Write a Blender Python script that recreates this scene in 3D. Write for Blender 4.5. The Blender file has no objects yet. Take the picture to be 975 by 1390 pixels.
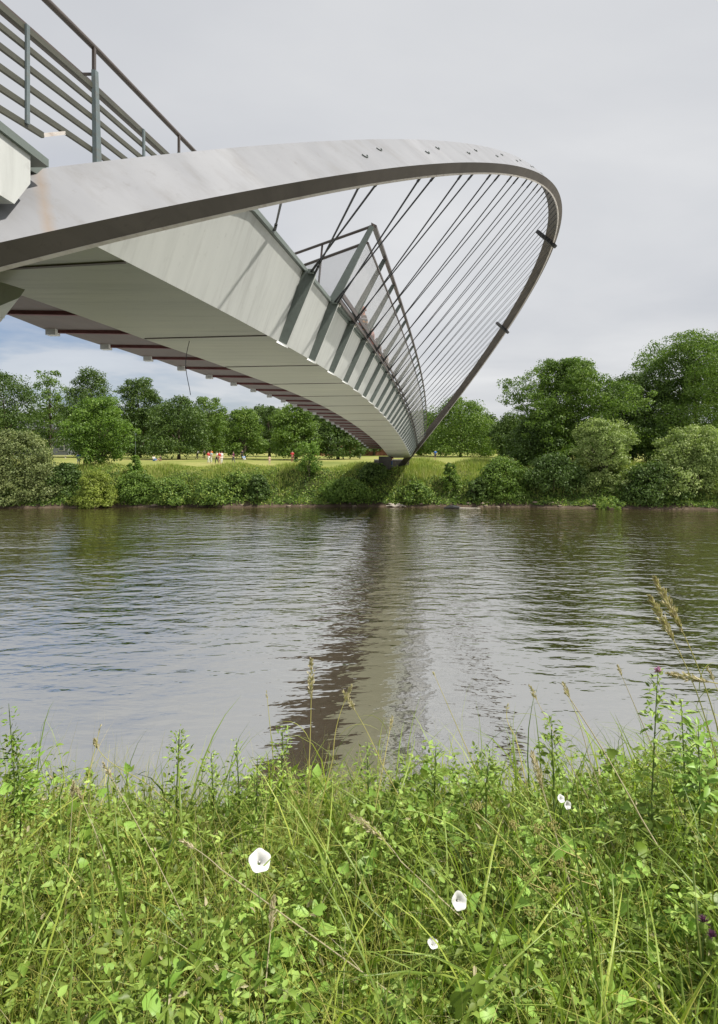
import bpy, bmesh, math, random
import numpy as np
from mathutils import Vector, Matrix
random.seed(7); RNG = np.random.default_rng(11)
scene = bpy.context.scene
COL = scene.collection
R = math.radians

# ------------------------------------------------------------------ materials
def newmat(name):
    m = bpy.data.materials.new(name); m.use_nodes = True
    nt = m.node_tree; nt.nodes.clear()
    out = nt.nodes.new('ShaderNodeOutputMaterial')
    return m, nt, out
def N(nt, t, **kw):
    n = nt.nodes.new(t)
    for k, v in kw.items():
        if k in n.inputs: n.inputs[k].default_value = v
        else: setattr(n, k, v)
    return n
def ramp(nt, fac, stops):
    r = nt.nodes.new('ShaderNodeValToRGB')
    e = r.color_ramp.elements
    while len(e) < len(stops): e.new(0.5)
    for el, (p, c) in zip(e, stops):
        el.position = p; el.color = (*c, 1)
    nt.links.new(fac, r.inputs[0])
    return r.outputs[0]
def mixc(nt, fac, a, b, mode='MIX'):
    n = nt.nodes.new('ShaderNodeMix'); n.data_type = 'RGBA'; n.blend_type = mode
    for s, v in ((n.inputs[0], fac), (n.inputs[6], a), (n.inputs[7], b)):
        if isinstance(v, (int, float)): s.default_value = v
        elif isinstance(v, tuple): s.default_value = (*v, 1)
        else: nt.links.new(v, s)
    return n.outputs[2]
def mth(nt, op, a, b=None, c=None, clamp=False):
    n = nt.nodes.new('ShaderNodeMath'); n.operation = op; n.use_clamp = clamp
    for i, v in enumerate((a, b, c)):
        if v is None: continue
        if isinstance(v, (int, float)): n.inputs[i].default_value = v
        else: nt.links.new(v, n.inputs[i])
    return n.outputs[0]
def noise(nt, scale, detail=3, vec=None, rough=0.55, dist=0.0):
    n = N(nt, 'ShaderNodeTexNoise', Scale=scale, Detail=detail, Roughness=rough, Distortion=dist)
    if vec is not None: nt.links.new(vec, n.inputs['Vector'])
    return n.outputs[0]
def coords(nt, scale=(1, 1, 1), rot=(0, 0, 0), which='OBJ'):
    if which == 'OBJ': src = nt.nodes.new('ShaderNodeTexCoord').outputs['Object']
    else: src = nt.nodes.new('ShaderNodeNewGeometry').outputs['Position']
    mp = nt.nodes.new('ShaderNodeMapping')
    mp.inputs['Scale'].default_value = scale; mp.inputs['Rotation'].default_value = rot
    nt.links.new(src, mp.inputs['Vector'])
    return mp.outputs[0]
def principled(nt, out, color, rough=0.6, metal=0.0, spec=0.5, bump=None, bstr=0.2, bdist=0.02):
    p = nt.nodes.new('ShaderNodeBsdfPrincipled')
    if isinstance(color, tuple): p.inputs['Base Color'].default_value = (*color, 1)
    else: nt.links.new(color, p.inputs['Base Color'])
    if isinstance(rough, (int, float)): p.inputs['Roughness'].default_value = rough
    else: nt.links.new(rough, p.inputs['Roughness'])
    p.inputs['Metallic'].default_value = metal
    p.inputs['Specular IOR Level'].default_value = spec
    if bump is not None:
        b = nt.nodes.new('ShaderNodeBump'); b.inputs['Strength'].default_value = bstr; b.inputs['Distance'].default_value = bdist
        nt.links.new(bump, b.inputs['Height']); nt.links.new(b.outputs[0], p.inputs['Normal'])
    nt.links.new(p.outputs[0], out.inputs[0])
    return p
def paint(name, base, dark, grime, rough=0.45, sc=1.0, grime_amt=0.5, stain=False, spec=0.4, streak=(2.5, .35, 2.5)):
    m, nt, out = newmat(name)
    n1 = noise(nt, 0.5 * sc, 6, coords(nt, (1, 1, 1)), 0.6)
    n2 = noise(nt, 3.0 * sc, 5, coords(nt, streak), 0.65)
    n3 = noise(nt, 14 * sc, 4, coords(nt, (1, 1, 1)), 0.7)
    c = ramp(nt, n1, [(0.3, dark), (0.7, base)])
    n4 = noise(nt, 2.2 * sc, 3, coords(nt, tuple(v * .8 for v in streak)), 0.5)
    c = mixc(nt, ramp(nt, n4, [(.4, (0, 0, 0)), (.66, (.55, .55, .55))]), c, dark)
    g = ramp(nt, n2, [(0.5, (0, 0, 0)), (0.78, (1, 1, 1))])
    c = mixc(nt, mth(nt, 'MULTIPLY', g, grime_amt), c, grime)
    c = mixc(nt, mth(nt, 'MULTIPLY', ramp(nt, n3, [(0.60, (0, 0, 0)), (0.72, (1, 1, 1))]), 0.35), c, grime)
    if stain:  # rust run below the joint where the rib meets the deck girder
        pos = nt.nodes.new('ShaderNodeNewGeometry').outputs['Position']
        dot = nt.nodes.new('ShaderNodeVectorMath'); dot.operation = 'DOT_PRODUCT'
        nt.links.new(pos, dot.inputs[0]); dot.inputs[1].default_value = STAIN_T
        t = mth(nt, 'ABSOLUTE', mth(nt, 'SUBTRACT', dot.outputs['Value'], STAIN_D))
        wob = mth(nt, 'MULTIPLY', noise(nt, 9, 4, coords(nt, (1, 1, 1))), 0.06)
        msk = mth(nt, 'SUBTRACT', 1.0, mth(nt, 'DIVIDE', mth(nt, 'ADD', t, wob), 0.085), clamp=True)
        c = mixc(nt, mth(nt, 'MULTIPLY', msk, .75, clamp=True), c, (0.27, 0.19, 0.12))
    principled(nt, out, c, rough, 0.0, spec, n3, 0.08, 0.01)
    return m
def simple(name, color, rough=0.6, var=0.25, sc=4, metal=0.0, spec=0.4):
    m, nt, out = newmat(name)
    n1 = noise(nt, sc, 4, coords(nt))
    d = tuple(max(0, c * (1 - var)) for c in color); l = tuple(min(1, c * (1 + var)) for c in color)
    principled(nt, out, ramp(nt, n1, [(0.3, d), (0.7, l)]), rough, metal, spec, n1, 0.15, 0.01)
    return m
def leafmat(name, cols, trans=0.35, rough=0.5, sc=0.35, spec=0.3, under=None):
    m, nt, out = newmat(name)
    g = nt.nodes.new('ShaderNodeNewGeometry')
    rnd = g.outputs['Random Per Island']
    big = noise(nt, sc, 3, coords(nt, which='POS'))
    f = mth(nt, 'ADD', mth(nt, 'MULTIPLY', rnd, 0.62), mth(nt, 'MULTIPLY', mth(nt, 'SUBTRACT', big, 0.3), 0.95), clamp=True)
    n = len(cols)
    c = ramp(nt, f, [(i / (n - 1), cols[i]) for i in range(n)])
    if under: c = mixc(nt, g.outputs['Backfacing'], c, under)
    p = nt.nodes.new('ShaderNodeBsdfPrincipled'); nt.links.new(c, p.inputs['Base Color'])
    p.inputs['Roughness'].default_value = rough; p.inputs['Specular IOR Level'].default_value = spec
    tr = nt.nodes.new('ShaderNodeBsdfTranslucent')
    tc = mixc(nt, 1.0, c, (1.0, 1.15, 0.45), 'MULTIPLY'); nt.links.new(tc, tr.inputs[0])
    mx = nt.nodes.new('ShaderNodeMixShader'); mx.inputs[0].default_value = trans
    nt.links.new(p.outputs[0], mx.inputs[1]); nt.links.new(tr.outputs[0], mx.inputs[2])
    nt.links.new(mx.outputs[0], out.inputs[0])
    return m

# ------------------------------------------------------------------ mesh helpers
class MB:
    def __init__(s): s.v = []; s.f = []; s.m = []
    def add(s, vs, fs, mi=0):
        o = len(s.v); s.v += [tuple(map(float, v)) for v in vs]
        s.f += [tuple(i + o for i in f) for f in fs]; s.m += [mi] * len(fs)
    def box(s, c, x, y, z, mi=0):
        """centre c and three half-axis vectors"""
        c, x, y, z = map(np.array, (c, x, y, z))
        vs = [c + sx * x + sy * y + sz * z for sx in (-1, 1) for sy in (-1, 1) for sz in (-1, 1)]
        fs = [(0, 1, 3, 2), (4, 6, 7, 5), (0, 4, 5, 1), (2, 3, 7, 6), (0, 2, 6, 4), (1, 5, 7, 3)]
        s.add(vs, fs, mi)
    def abox(s, lo, hi, mi=0):
        lo = np.array(lo, float); hi = np.array(hi, float); h = (hi - lo) / 2
        s.box((lo + hi) / 2, (h[0], 0, 0), (0, h[1], 0), (0, 0, h[2]), mi)
    def hexa(s, a, b, mi=0):
        """two quads (4 points each, same order)"""
        s.add(list(a) + list(b), [(3, 2, 1, 0), (4, 5, 6, 7), (0, 1, 5, 4), (1, 2, 6, 5), (2, 3, 7, 6), (3, 0, 4, 7)], mi)
    def tube(s, pts, rad, n=6, cap=True, mi=0):
        pts = [np.array(p, float) for p in pts]
        if isinstance(rad, (int, float)): rad = [rad] * len(pts)
        vs = []; prev = None
        for i, p in enumerate(pts):
            t = pts[min(i + 1, len(pts) - 1)] - pts[max(i - 1, 0)]; t = t / (np.linalg.norm(t) + 1e-9)
            if prev is None:
                a = np.array([0, 0, 1.]) if abs(t[2]) < 0.9 else np.array([1., 0, 0])
            else: a = prev
            u = a - t * (a @ t); u /= np.linalg.norm(u) + 1e-9; w = np.cross(t, u); prev = u
            for k in range(n):
                an = 2 * math.pi * k / n
                vs.append(p + rad[i] * (math.cos(an) * u + math.sin(an) * w))
        fs = []
        for i in range(len(pts) - 1):
            for k in range(n):
                fs.append((i * n + k, i * n + (k + 1) % n, (i + 1) * n + (k + 1) % n, (i + 1) * n + k))
        if cap:
            fs.append(tuple(range(n - 1, -1, -1))); L = (len(pts) - 1) * n; fs.append(tuple(range(L, L + n)))
        s.add(vs, fs, mi)
    def loft(s, secs, closed=True, cap=True, mi=0, mis=None):
        k = len(secs[0]); vs = [p for sec in secs for p in sec]; fs = []; ms = []
        for i in range(len(secs) - 1):
            for j in range(k if closed else k - 1):
                fs.append((i * k + j, i * k + (j + 1) % k, (i + 1) * k + (j + 1) % k, (i + 1) * k + j))
                ms.append(mis[j] if mis else mi)
        if cap and closed:
            fs.append(tuple(range(k - 1, -1, -1))); L = (len(secs) - 1) * k; fs.append(tuple(range(L, L + k))); ms += [mi, mi]
        o = len(s.v); s.v += [tuple(map(float, v)) for v in vs]; s.f += [tuple(i + o for i in f) for f in fs]; s.m += ms
    def build(s, name, mats, parent=None, smooth=False, fix=False):
        me = bpy.data.meshes.new(name); me.from_pydata(s.v, [], s.f)
        if not isinstance(mats, (list, tuple)): mats = [mats]
        for m in mats: me.materials.append(m)
        me.polygons.foreach_set('material_index', s.m)
        if smooth: me.polygons.foreach_set('use_smooth', [True] * len(s.f))
        me.update()
        if fix:
            bm = bmesh.new(); bm.from_mesh(me); bmesh.ops.recalc_face_normals(bm, faces=bm.faces); bm.to_mesh(me); bm.free()
        o = bpy.data.objects.new(name, me); COL.objects.link(o)
        if parent: o.parent = parent
        return o
def tag(o, label=None, cat=None, group=None, kind=None):
    if label: o['label'] = label
    if cat: o['category'] = cat
    if group: o['group'] = group
    if kind: o['kind'] = kind
    return o
def empty(name, loc=(0, 0, 0), rz=0.0):
    o = bpy.data.objects.new(name, None); COL.objects.link(o); o.location = loc; o.rotation_euler = (0, 0, rz)
    o.empty_display_size = 0.3
    return o
def npmesh(name, V, F, mat, parent=None, smooth=False):
    """V (n,3); F list of (k,m) int arrays of polygons"""
    me = bpy.data.meshes.new(name)
    V = np.asarray(V, np.float32)
    me.vertices.add(len(V)); me.vertices.foreach_set('co', V.ravel())
    if not isinstance(F, list): F = [F]
    loops = np.concatenate([f.ravel() for f in F]).astype(np.int32)
    tot = np.concatenate([np.full(len(f), f.shape[1], np.int32) for f in F])
    st = np.concatenate([[0], np.cumsum(tot)[:-1]]).astype(np.int32)
    me.loops.add(len(loops)); me.loops.foreach_set('vertex_index', loops)
    me.polygons.add(len(tot)); me.polygons.foreach_set('loop_start', st)
    if smooth: me.polygons.foreach_set('use_smooth', np.ones(len(tot), bool))
    for m in (mat if isinstance(mat, (list, tuple)) else [mat]): me.materials.append(m)
    me.update(calc_edges=True); me.validate()
    o = bpy.data.objects.new(name, me); COL.objects.link(o)
    if parent: o.parent = parent
    return o
def inst(T, F, C, X, Y, Z):
    """template verts T (k,3), faces F (m,q); centres C (n,3), frame vectors X,Y,Z (n,3) (scaled)"""
    V = C[:, None, :] + T[None, :, 0:1] * X[:, None, :] + T[None, :, 1:2] * Y[:, None, :] + T[None, :, 2:3] * Z[:, None, :]
    k = len(T); n = len(C)
    FF = (F[None] + (np.arange(n) * k)[:, None, None]).reshape(-1, F.shape[1])
    return V.reshape(-1, 3), FF
def unit(a): return a / (np.linalg.norm(a, axis=-1, keepdims=True) + 1e-9)
def frames(nrm, rng, twist=None):
    """random in-plane frame for normals nrm (n,3)"""
    a = rng.normal(size=nrm.shape) if twist is None else twist
    Y = unit(a - nrm * (a * nrm).sum(1, keepdims=True)); X = np.cross(Y, nrm)
    return X, Y, nrm
class Cloud:
    """collects instanced leaf pieces, one mesh"""
    def __init__(s): s.V = []; s.F = []; s.n = 0
    def put(s, V, F):
        s.V.append(V); s.F.append(F + s.n); s.n += len(V)
    def build(s, name, mat, parent=None, smooth=False):
        byq = {}
        for f in s.F: byq.setdefault(f.shape[1], []).append(f)
        return npmesh(name, np.concatenate(s.V), [np.concatenate(v) for v in byq.values()], mat, parent, smooth)
RH = (np.array([(-.5, 0, .06), (0, -.62, 0), (.5, 0, .06), (0, .62, 0)]), np.array([(0, 1, 2, 3)]))

# ------------------------------------------------------------------ layout helpers
TAN = 0.1088
def cs(y, tab):
    return float(np.interp(y, [t[0] for t in tab], [t[1] for t in tab]))
_zb = np.polyfit([-12, -4, 0, 3.83, 4.66, 7, 10.4, 15.6, 21.9, 30, 36.8, 45, 53.8, 62, 70, 78, 90],
                 [.55, .95, 1.22, 1.44, 1.49, 1.63, 1.82, 2.03, 2.14, 2.13, 2.01, 1.80, 1.49, 1.06, .52, -.05, -.8], 6)
def zb(y): return float(np.polyval(_zb, y))            # soffit height (before the fall of the line)
def PT(y, c, z): return np.array([c + TAN * y, y, z - 0.02 * y])
WATER = -6.88; FIELD = -2.76
def waterline(x): return 72 - (0.0028 * x * x if x > 0 else 0.0011 * x * x) if abs(x) < 60 else (62 if x > 0 else 68)
def sstep(a, b, x):
    t = min(1, max(0, (x - a) / (b - a))); return t * t * (3 - 2 * t)
def wob(x, y): return math.sin(x * .9 + 1.3 * math.sin(y * .5)) * .5 + math.sin(x * .37 + 2 + y * .21) * .6 + math.sin(x * 2.3 + y * 1.7) * .2
def ground_z(x, y):
    if y < 36:
        z = -1.75 - 0.10 * max(0, y - 1.0) - 0.03 * max(0, -y)
        if y > 3.0: z -= (y - 3.0) * 0.62
        if x > 1.0 and y < 8: z += 0.10 * min(1.5, x - 1.0)
        z += 0.04 * wob(x, y * 2) if y < 12 else 0
        return max(z, -8.6)
    w = waterline(x) + 0.35 * wob(x * .8, 3.0)
    d = y - w
    if d < -3: return -8.6
    if d < 0: return -8.6 + (WATER + 8.6) * ((d + 3) / 3)
    top = FIELD - 0.25 + 0.25 * sstep(4, 14, d)
    wd = 5.0 + 8.0 * sstep(4.5, 8, x) * (1 - sstep(17, 24, x)) + 3.0 * sstep(-30, -24, x) * (1 - sstep(-16, -8, x))
    k = sstep(0.8, wd, d) if wd < 6 else .62 * sstep(.8, 3.6, d) + .38 * sstep(2.2, wd, d)
    z = WATER + 0.55 * sstep(0, 0.9, d) + (top - WATER - 0.55) * k
    if d > 1 : z += 0.14 * wob(x, y) * sstep(0.8, 2, d) * (1 - sstep(8, 16, d))
    if y > 220: z += (y - 220) * 0.004
    return z

STAIN_T = (0.821, 0.571, 0.0); STAIN_D = 0.675
M = {}
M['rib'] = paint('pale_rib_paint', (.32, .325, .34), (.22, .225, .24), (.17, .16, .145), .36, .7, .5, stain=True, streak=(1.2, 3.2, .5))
M['ribdark'] = paint('dark_brown_rib_underside', (.135, .115, .10), (.085, .073, .063), (.05, .045, .04), .6, 1.0, .5, spec=.2)  # darker brown on the rib's lower and inner faces
M['lip'] = paint('pale_flange_paint', (.66, .62, .58), (.5, .46, .42), (.25, .16, .11), .5, 2.0, .6)
M['web'] = paint('pale_green_girder_paint', (.57, .585, .565), (.48, .495, .48), (.33, .335, .32), .40, .8, .6, streak=(.5, 3.0, .35))
M['soffit'] = paint('shaded_soffit_paint', (.43, .43, .33), (.35, .355, .285), (.19, .195, .14), .34, .6, .7, streak=(.3, 2.6, 1.0))  # girder paint with shade and olive bounce light put into its colour
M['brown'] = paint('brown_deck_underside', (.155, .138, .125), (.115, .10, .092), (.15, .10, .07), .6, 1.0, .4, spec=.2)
M['redbrown'] = simple('red_brown_cross_beam', (.12, .045, .045), .55)
M['fin'] = paint('grey_green_outrigger_paint', (.175, .205, .19), (.13, .155, .14), (.09, .09, .08), .5, 2, .5)
M['finedge'] = M['web']
M['post'] = paint('grey_blue_post_paint', (.15, .185, .19), (.11, .14, .145), (.16, .11, .06), .5, 3, .35)
M['rail'] = paint('dark_bronze_rail', (.10, .08, .07), (.065, .052, .045), (.15, .12, .09), .35, 4, .4)
M['bar'] = paint('olive_dark_infill_bar', (.085, .085, .06), (.06, .06, .045), (.12, .12, .09), .45, 4, .4)
M['cable'] = simple('black_steel_cable', (.02, .02, .022), .4)
M['black'] = simple('dark_rubber', (.025, .025, .025), .6)
M['lamp'] = simple('white_lamp_disc', (.75, .73, .66), .4, .1)
M['concrete'] = simple('shadow_dark_concrete', (.07, .065, .058), .85, .35, 1.2)  # concrete darkened so its colour carries the shadow under the far bridge end
M['deck'] = simple('deck_surface', (.30, .30, .28), .85, .2, 5)
M['wood'] = simple('bleached_driftwood', (.55, .50, .43), .8, .25, 6)
M['bark'] = simple('tree_bark', (.085, .065, .048), .9, .4, 7)
M['stem'] = simple('green_stem', (.12, .17, .05), .7, .3, 6)

def mesh_mat():
    m, nt, out = newmat('woven_steel_mesh')
    v = nt.nodes.new('ShaderNodeUVMap').outputs[0]
    w1 = nt.nodes.new('ShaderNodeTexWave'); w1.inputs['Scale'].default_value = 11; nt.links.new(v, w1.inputs['Vector'])
    f = ramp(nt, w1.outputs['Fac'], [(0.25, (.2, .2, .2)), (0.6, (.62, .62, .62))])
    tr = nt.nodes.new('ShaderNodeBsdfTransparent')
    p = nt.nodes.new('ShaderNodeBsdfPrincipled'); p.inputs['Base Color'].default_value = (.42, .41, .40, 1); p.inputs['Roughness'].default_value = .5
    mx = nt.nodes.new('ShaderNodeMixShader'); nt.links.new(f, mx.inputs[0])
    nt.links.new(tr.outputs[0], mx.inputs[1]); nt.links.new(p.outputs[0], mx.inputs[2]); nt.links.new(mx.outputs[0], out.inputs[0])
    return m
M['mesh'] = mesh_mat()

# ------------------------------------------------------------------ ground and water
def ground_mat():
    m, nt, out = newmat('river_bank_ground')
    pos = nt.nodes.new('ShaderNodeNewGeometry').outputs['Position']
    sp = nt.nodes.new('ShaderNodeSeparateXYZ'); nt.links.new(pos, sp.inputs[0])
    n1 = noise(nt, 0.06, 5, coords(nt, which='POS')); n2 = noise(nt, 0.9, 5, coords(nt, which='POS')); n3 = noise(nt, 7, 4, coords(nt, which='POS'))
    grass = ramp(nt, mth(nt, 'ADD', mth(nt, 'MULTIPLY', n1, .65), mth(nt, 'MULTIPLY', n2, .35)),
                 [(.36, (.17, .20, .05)), (.48, (.27, .29, .08)), (.58, (.36, .34, .12)), (.7, (.42, .36, .17))])
    grass = mixc(nt, mth(nt, 'MULTIPLY', n3, .35), grass, (.10, .13, .04))
    mud = ramp(nt, n2, [(.3, (.055, .042, .03)), (.55, (.11, .083, .06)), (.75, (.19, .15, .11))])
    mud = mixc(nt, mth(nt, 'MULTIPLY', n3, .4), mud, (.07, .05, .035))
    h = mth(nt, 'ADD', sp.outputs['Z'], mth(nt, 'MULTIPLY', n2, .5))
    f = ramp(nt, mth(nt, 'MULTIPLY', mth(nt, 'ADD', h, 6.25), 2.0, clamp=True), [(0.0, (0, 0, 0)), (1.0, (1, 1, 1))])
    c = mixc(nt, f, mud, mixc(nt, ramp(nt, mth(nt, 'MULTIPLY', mth(nt, 'ADD', h, 3.2), 2.2, clamp=True), [(0, (0, 0, 0)), (1, (1, 1, 1))]), (.07, .085, .03), grass))
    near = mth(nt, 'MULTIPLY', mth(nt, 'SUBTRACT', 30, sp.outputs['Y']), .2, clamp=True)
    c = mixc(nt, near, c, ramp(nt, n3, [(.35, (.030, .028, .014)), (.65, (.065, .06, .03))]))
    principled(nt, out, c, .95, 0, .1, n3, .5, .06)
    return m
def axis_samples():
    xs = list(np.arange(-60, 60.1, 1.0)); s = 1.6; x = 60
    while x < 3000: x += s; s *= 1.25; xs.append(x); xs.insert(0, -x)
    ys = list(np.arange(-3, 13, .5)) + list(np.arange(13, 64, 3)) + list(np.arange(64, 92, .5)); s = .8; y = 92
    while y < 4500: y += s; s *= 1.22; ys.append(y)
    y = -3; s = 2
    while y > -400: y -= s; s *= 1.5; ys.insert(0, y)
    return xs, ys
xs, ys = axis_samples()
V = [(x, y, ground_z(x, y)) for y in ys for x in xs]
nx = len(xs)
F = [(j * nx + i, j * nx + i + 1, (j + 1) * nx + i + 1, (j + 1) * nx + i) for j in range(len(ys) - 1) for i in range(nx - 1)]
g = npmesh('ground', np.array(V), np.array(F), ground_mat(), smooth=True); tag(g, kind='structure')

def water_mat():
    m, nt, out = newmat('brown_river_water')
    g0 = coords(nt, (1, 1, 1), which='POS')
    pos = nt.nodes.new('ShaderNodeNewGeometry').outputs['Position']
    sp = nt.nodes.new('ShaderNodeSeparateXYZ'); nt.links.new(pos, sp.inputs[0])
    r1 = noise(nt, 1.0, 3, coords(nt, (.75, 1.45, 1), (0, 0, R(9)), 'POS'), .45, .3)
    r2 = noise(nt, 1.0, 2, coords(nt, (1.7, 3.6, 1), (0, 0, R(-14)), 'POS'), .5, .3)
    r3 = noise(nt, 1.0, 2, coords(nt, (.22, .5, 1), (0, 0, R(20)), 'POS'), .5)
    patch = noise(nt, 1.0, 3, coords(nt, (.035, .055, 1), (0, 0, R(25)), 'POS'))
    calm_near = mth(nt, 'MULTIPLY', mth(nt, 'SUBTRACT', sp.outputs['Y'], 13), .05, clamp=True)
    calm_far = mth(nt, 'MULTIPLY', mth(nt, 'SUBTRACT', 78, sp.outputs['Y']), .06, clamp=True)
    amp = mth(nt, 'MULTIPLY', mth(nt, 'MULTIPLY', mth(nt, 'ADD', mth(nt, 'MULTIPLY', calm_near, .8), .2), mth(nt, 'ADD', mth(nt, 'MULTIPLY', calm_far, .8), .2)),
              ramp(nt, patch, [(.35, (.35, .35, .35)), (.6, (1, 1, 1))]))
    h = mth(nt, 'ADD', mth(nt, 'MULTIPLY', mth(nt, 'ADD', mth(nt, 'MULTIPLY', r1, 1.0), mth(nt, 'MULTIPLY', r2, .30)), amp), mth(nt, 'MULTIPLY', r3, .55))
    c = ramp(nt, noise(nt, .12, 3, g0), [(.3, (.040, .032, .012)), (.7, (.055, .044, .018))])
    p = principled(nt, out, c, .035, 0, .5, h, 1.0, WBUMP)
    p.inputs['IOR'].default_value = WIOR; p.inputs['Specular Tint'].default_value = (1.0, 1.0, .97, 1)
    return m
WBUMP = 0.14; WIOR = 10.0
mb = MB()
wx = [-3000, -400, -120, -60, -30, -10, 10, 30, 60, 120, 400, 3000]; wy = [1.5, 10, 20, 40, 60, 74]
mb.add([(x, y, WATER) for y in wy for x in wx], [(j * 12 + i, j * 12 + i + 1, (j + 1) * 12 + i + 1, (j + 1) * 12 + i) for j in range(5) for i in range(11)])
w = mb.build('river_water', water_mat()); tag(w, kind='structure')

# ------------------------------------------------------------------ the footbridge
bridge = empty('footbridge', (0, 0, 0))
tag(bridge, 'pale tilted arch cable footbridge crossing the brown river to the far bank', 'footbridge')
ARCH=[(-5.300,-0.865,-1.632,-0.192,0.027,0.176,0.035,-0.064,0.050),
(-4.806,-0.247,-1.202,-0.190,0.027,0.174,0.036,-0.062,0.050),
(-4.322,0.371,-0.784,-0.188,0.027,0.173,0.036,-0.061,0.050),
(-3.848,0.989,-0.376,-0.186,0.026,0.171,0.036,-0.060,0.050),
(-3.384,1.609,0.020,-0.184,0.026,0.169,0.037,-0.059,0.050),
(-2.930,2.229,0.405,-0.182,0.026,0.167,0.037,-0.058,0.050),
(-2.487,2.850,0.779,-0.181,0.026,0.166,0.037,-0.056,0.050),
(-2.053,3.471,1.142,-0.179,0.025,0.164,0.037,-0.055,0.050),
(-1.629,4.094,1.495,-0.177,0.025,0.162,0.038,-0.054,0.050),
(-1.217,4.725,1.839,-0.176,0.025,0.161,0.038,-0.053,0.051),
(-0.816,5.376,2.181,-0.175,0.025,0.160,0.039,-0.052,0.051),
(-0.422,6.052,2.524,-0.175,0.025,0.160,0.039,-0.051,0.051),
(-0.032,6.757,2.867,-0.175,0.025,0.160,0.040,-0.050,0.052),
(0.357,7.494,3.215,-0.176,0.025,0.161,0.041,-0.050,0.053),
(0.748,8.265,3.566,-0.177,0.025,0.162,0.042,-0.049,0.054),
(1.141,9.074,3.923,-0.178,0.025,0.163,0.043,-0.048,0.055),
(1.539,9.920,4.284,-0.180,0.025,0.165,0.044,-0.048,0.056),
(1.943,10.805,4.650,-0.182,0.026,0.167,0.045,-0.047,0.057),
(2.352,11.728,5.020,-0.184,0.026,0.168,0.046,-0.047,0.058),
(2.766,12.690,5.393,-0.186,0.026,0.170,0.047,-0.046,0.060),
(3.185,13.688,5.767,-0.188,0.027,0.173,0.049,-0.046,0.061),
(3.609,14.722,6.142,-0.191,0.027,0.175,0.050,-0.045,0.062),
(4.036,15.788,6.515,-0.193,0.027,0.177,0.051,-0.044,0.064),
(4.464,16.882,6.884,-0.195,0.028,0.179,0.053,-0.044,0.065),
(4.893,18.003,7.247,-0.198,0.028,0.181,0.054,-0.043,0.066),
(5.319,19.143,7.602,-0.200,0.028,0.183,0.056,-0.042,0.068),
(5.742,20.299,7.946,-0.202,0.029,0.185,0.057,-0.041,0.069),
(6.157,21.465,8.277,-0.204,0.029,0.187,0.058,-0.040,0.070),
(6.763,23.217,8.741,-0.206,0.029,0.189,0.060,-0.038,0.072),
(7.521,25.519,9.287,-0.209,0.030,0.192,0.062,-0.035,0.073),
(8.200,27.719,9.727,-0.210,0.030,0.193,0.064,-0.032,0.075),
(8.776,29.738,10.041,-0.210,0.030,0.193,0.065,-0.028,0.075),
(9.248,31.576,10.235,-0.209,0.030,0.191,0.065,-0.024,0.075),
(9.668,33.409,10.373,-0.207,0.029,0.190,0.066,-0.020,0.075),
(10.041,35.245,10.459,-0.206,0.029,0.189,0.067,-0.017,0.075),
(10.367,37.084,10.493,-0.206,0.029,0.189,0.067,-0.013,0.075),
(10.647,38.927,10.476,-0.205,0.029,0.188,0.068,-0.009,0.075),
(10.882,40.772,10.410,-0.205,0.029,0.188,0.068,-0.006,0.075),
(11.072,42.621,10.294,-0.205,0.029,0.188,0.068,-0.002,0.075),
(11.218,44.473,10.130,-0.205,0.029,0.188,0.069,0.001,0.074),
(11.321,46.327,9.919,-0.206,0.029,0.189,0.069,0.005,0.074),
(11.381,48.185,9.661,-0.207,0.029,0.190,0.069,0.008,0.074),
(11.399,50.046,9.356,-0.208,0.029,0.191,0.070,0.012,0.074),
(11.374,51.909,9.005,-0.209,0.030,0.192,0.070,0.015,0.073),
(11.307,53.776,8.607,-0.211,0.030,0.193,0.070,0.018,0.073),
(11.198,55.645,8.163,-0.213,0.030,0.195,0.070,0.022,0.073),
(11.045,57.518,7.671,-0.215,0.030,0.197,0.071,0.025,0.072),
(10.848,59.393,7.130,-0.217,0.031,0.199,0.071,0.029,0.072),
(10.606,61.272,6.540,-0.220,0.031,0.201,0.071,0.032,0.071),
(10.316,63.154,5.897,-0.222,0.032,0.204,0.071,0.036,0.071),
(9.977,65.039,5.200,-0.226,0.032,0.207,0.071,0.040,0.070),
(9.586,66.928,4.446,-0.229,0.032,0.210,0.071,0.044,0.070),
(9.139,68.821,3.630,-0.232,0.033,0.213,0.071,0.048,0.069),
(8.632,70.718,2.749,-0.236,0.034,0.217,0.071,0.052,0.068),
(8.060,72.620,1.796,-0.240,0.034,0.221,0.071,0.056,0.067),
(7.418,74.526,0.766,-0.245,0.035,0.224,0.070,0.061,0.066),
(6.699,76.438,-0.348,-0.249,0.035,0.229,0.070,0.066,0.064),
(5.896,78.356,-1.555,-0.254,0.036,0.233,0.069,0.071,0.063),
(5.001,80.280,-2.863,-0.259,0.037,0.238,0.068,0.076,0.061)]

AR = np.array(ARCH); AP, AW, AD = AR[:, :3], AR[:, 3:6], AR[:, 6:9]
def arch_at(y):
    return tuple(np.array([np.interp(y, AP[:, 1], A[:, k]) for k in range(3)]) for A in (AP, AW, AD))
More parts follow.
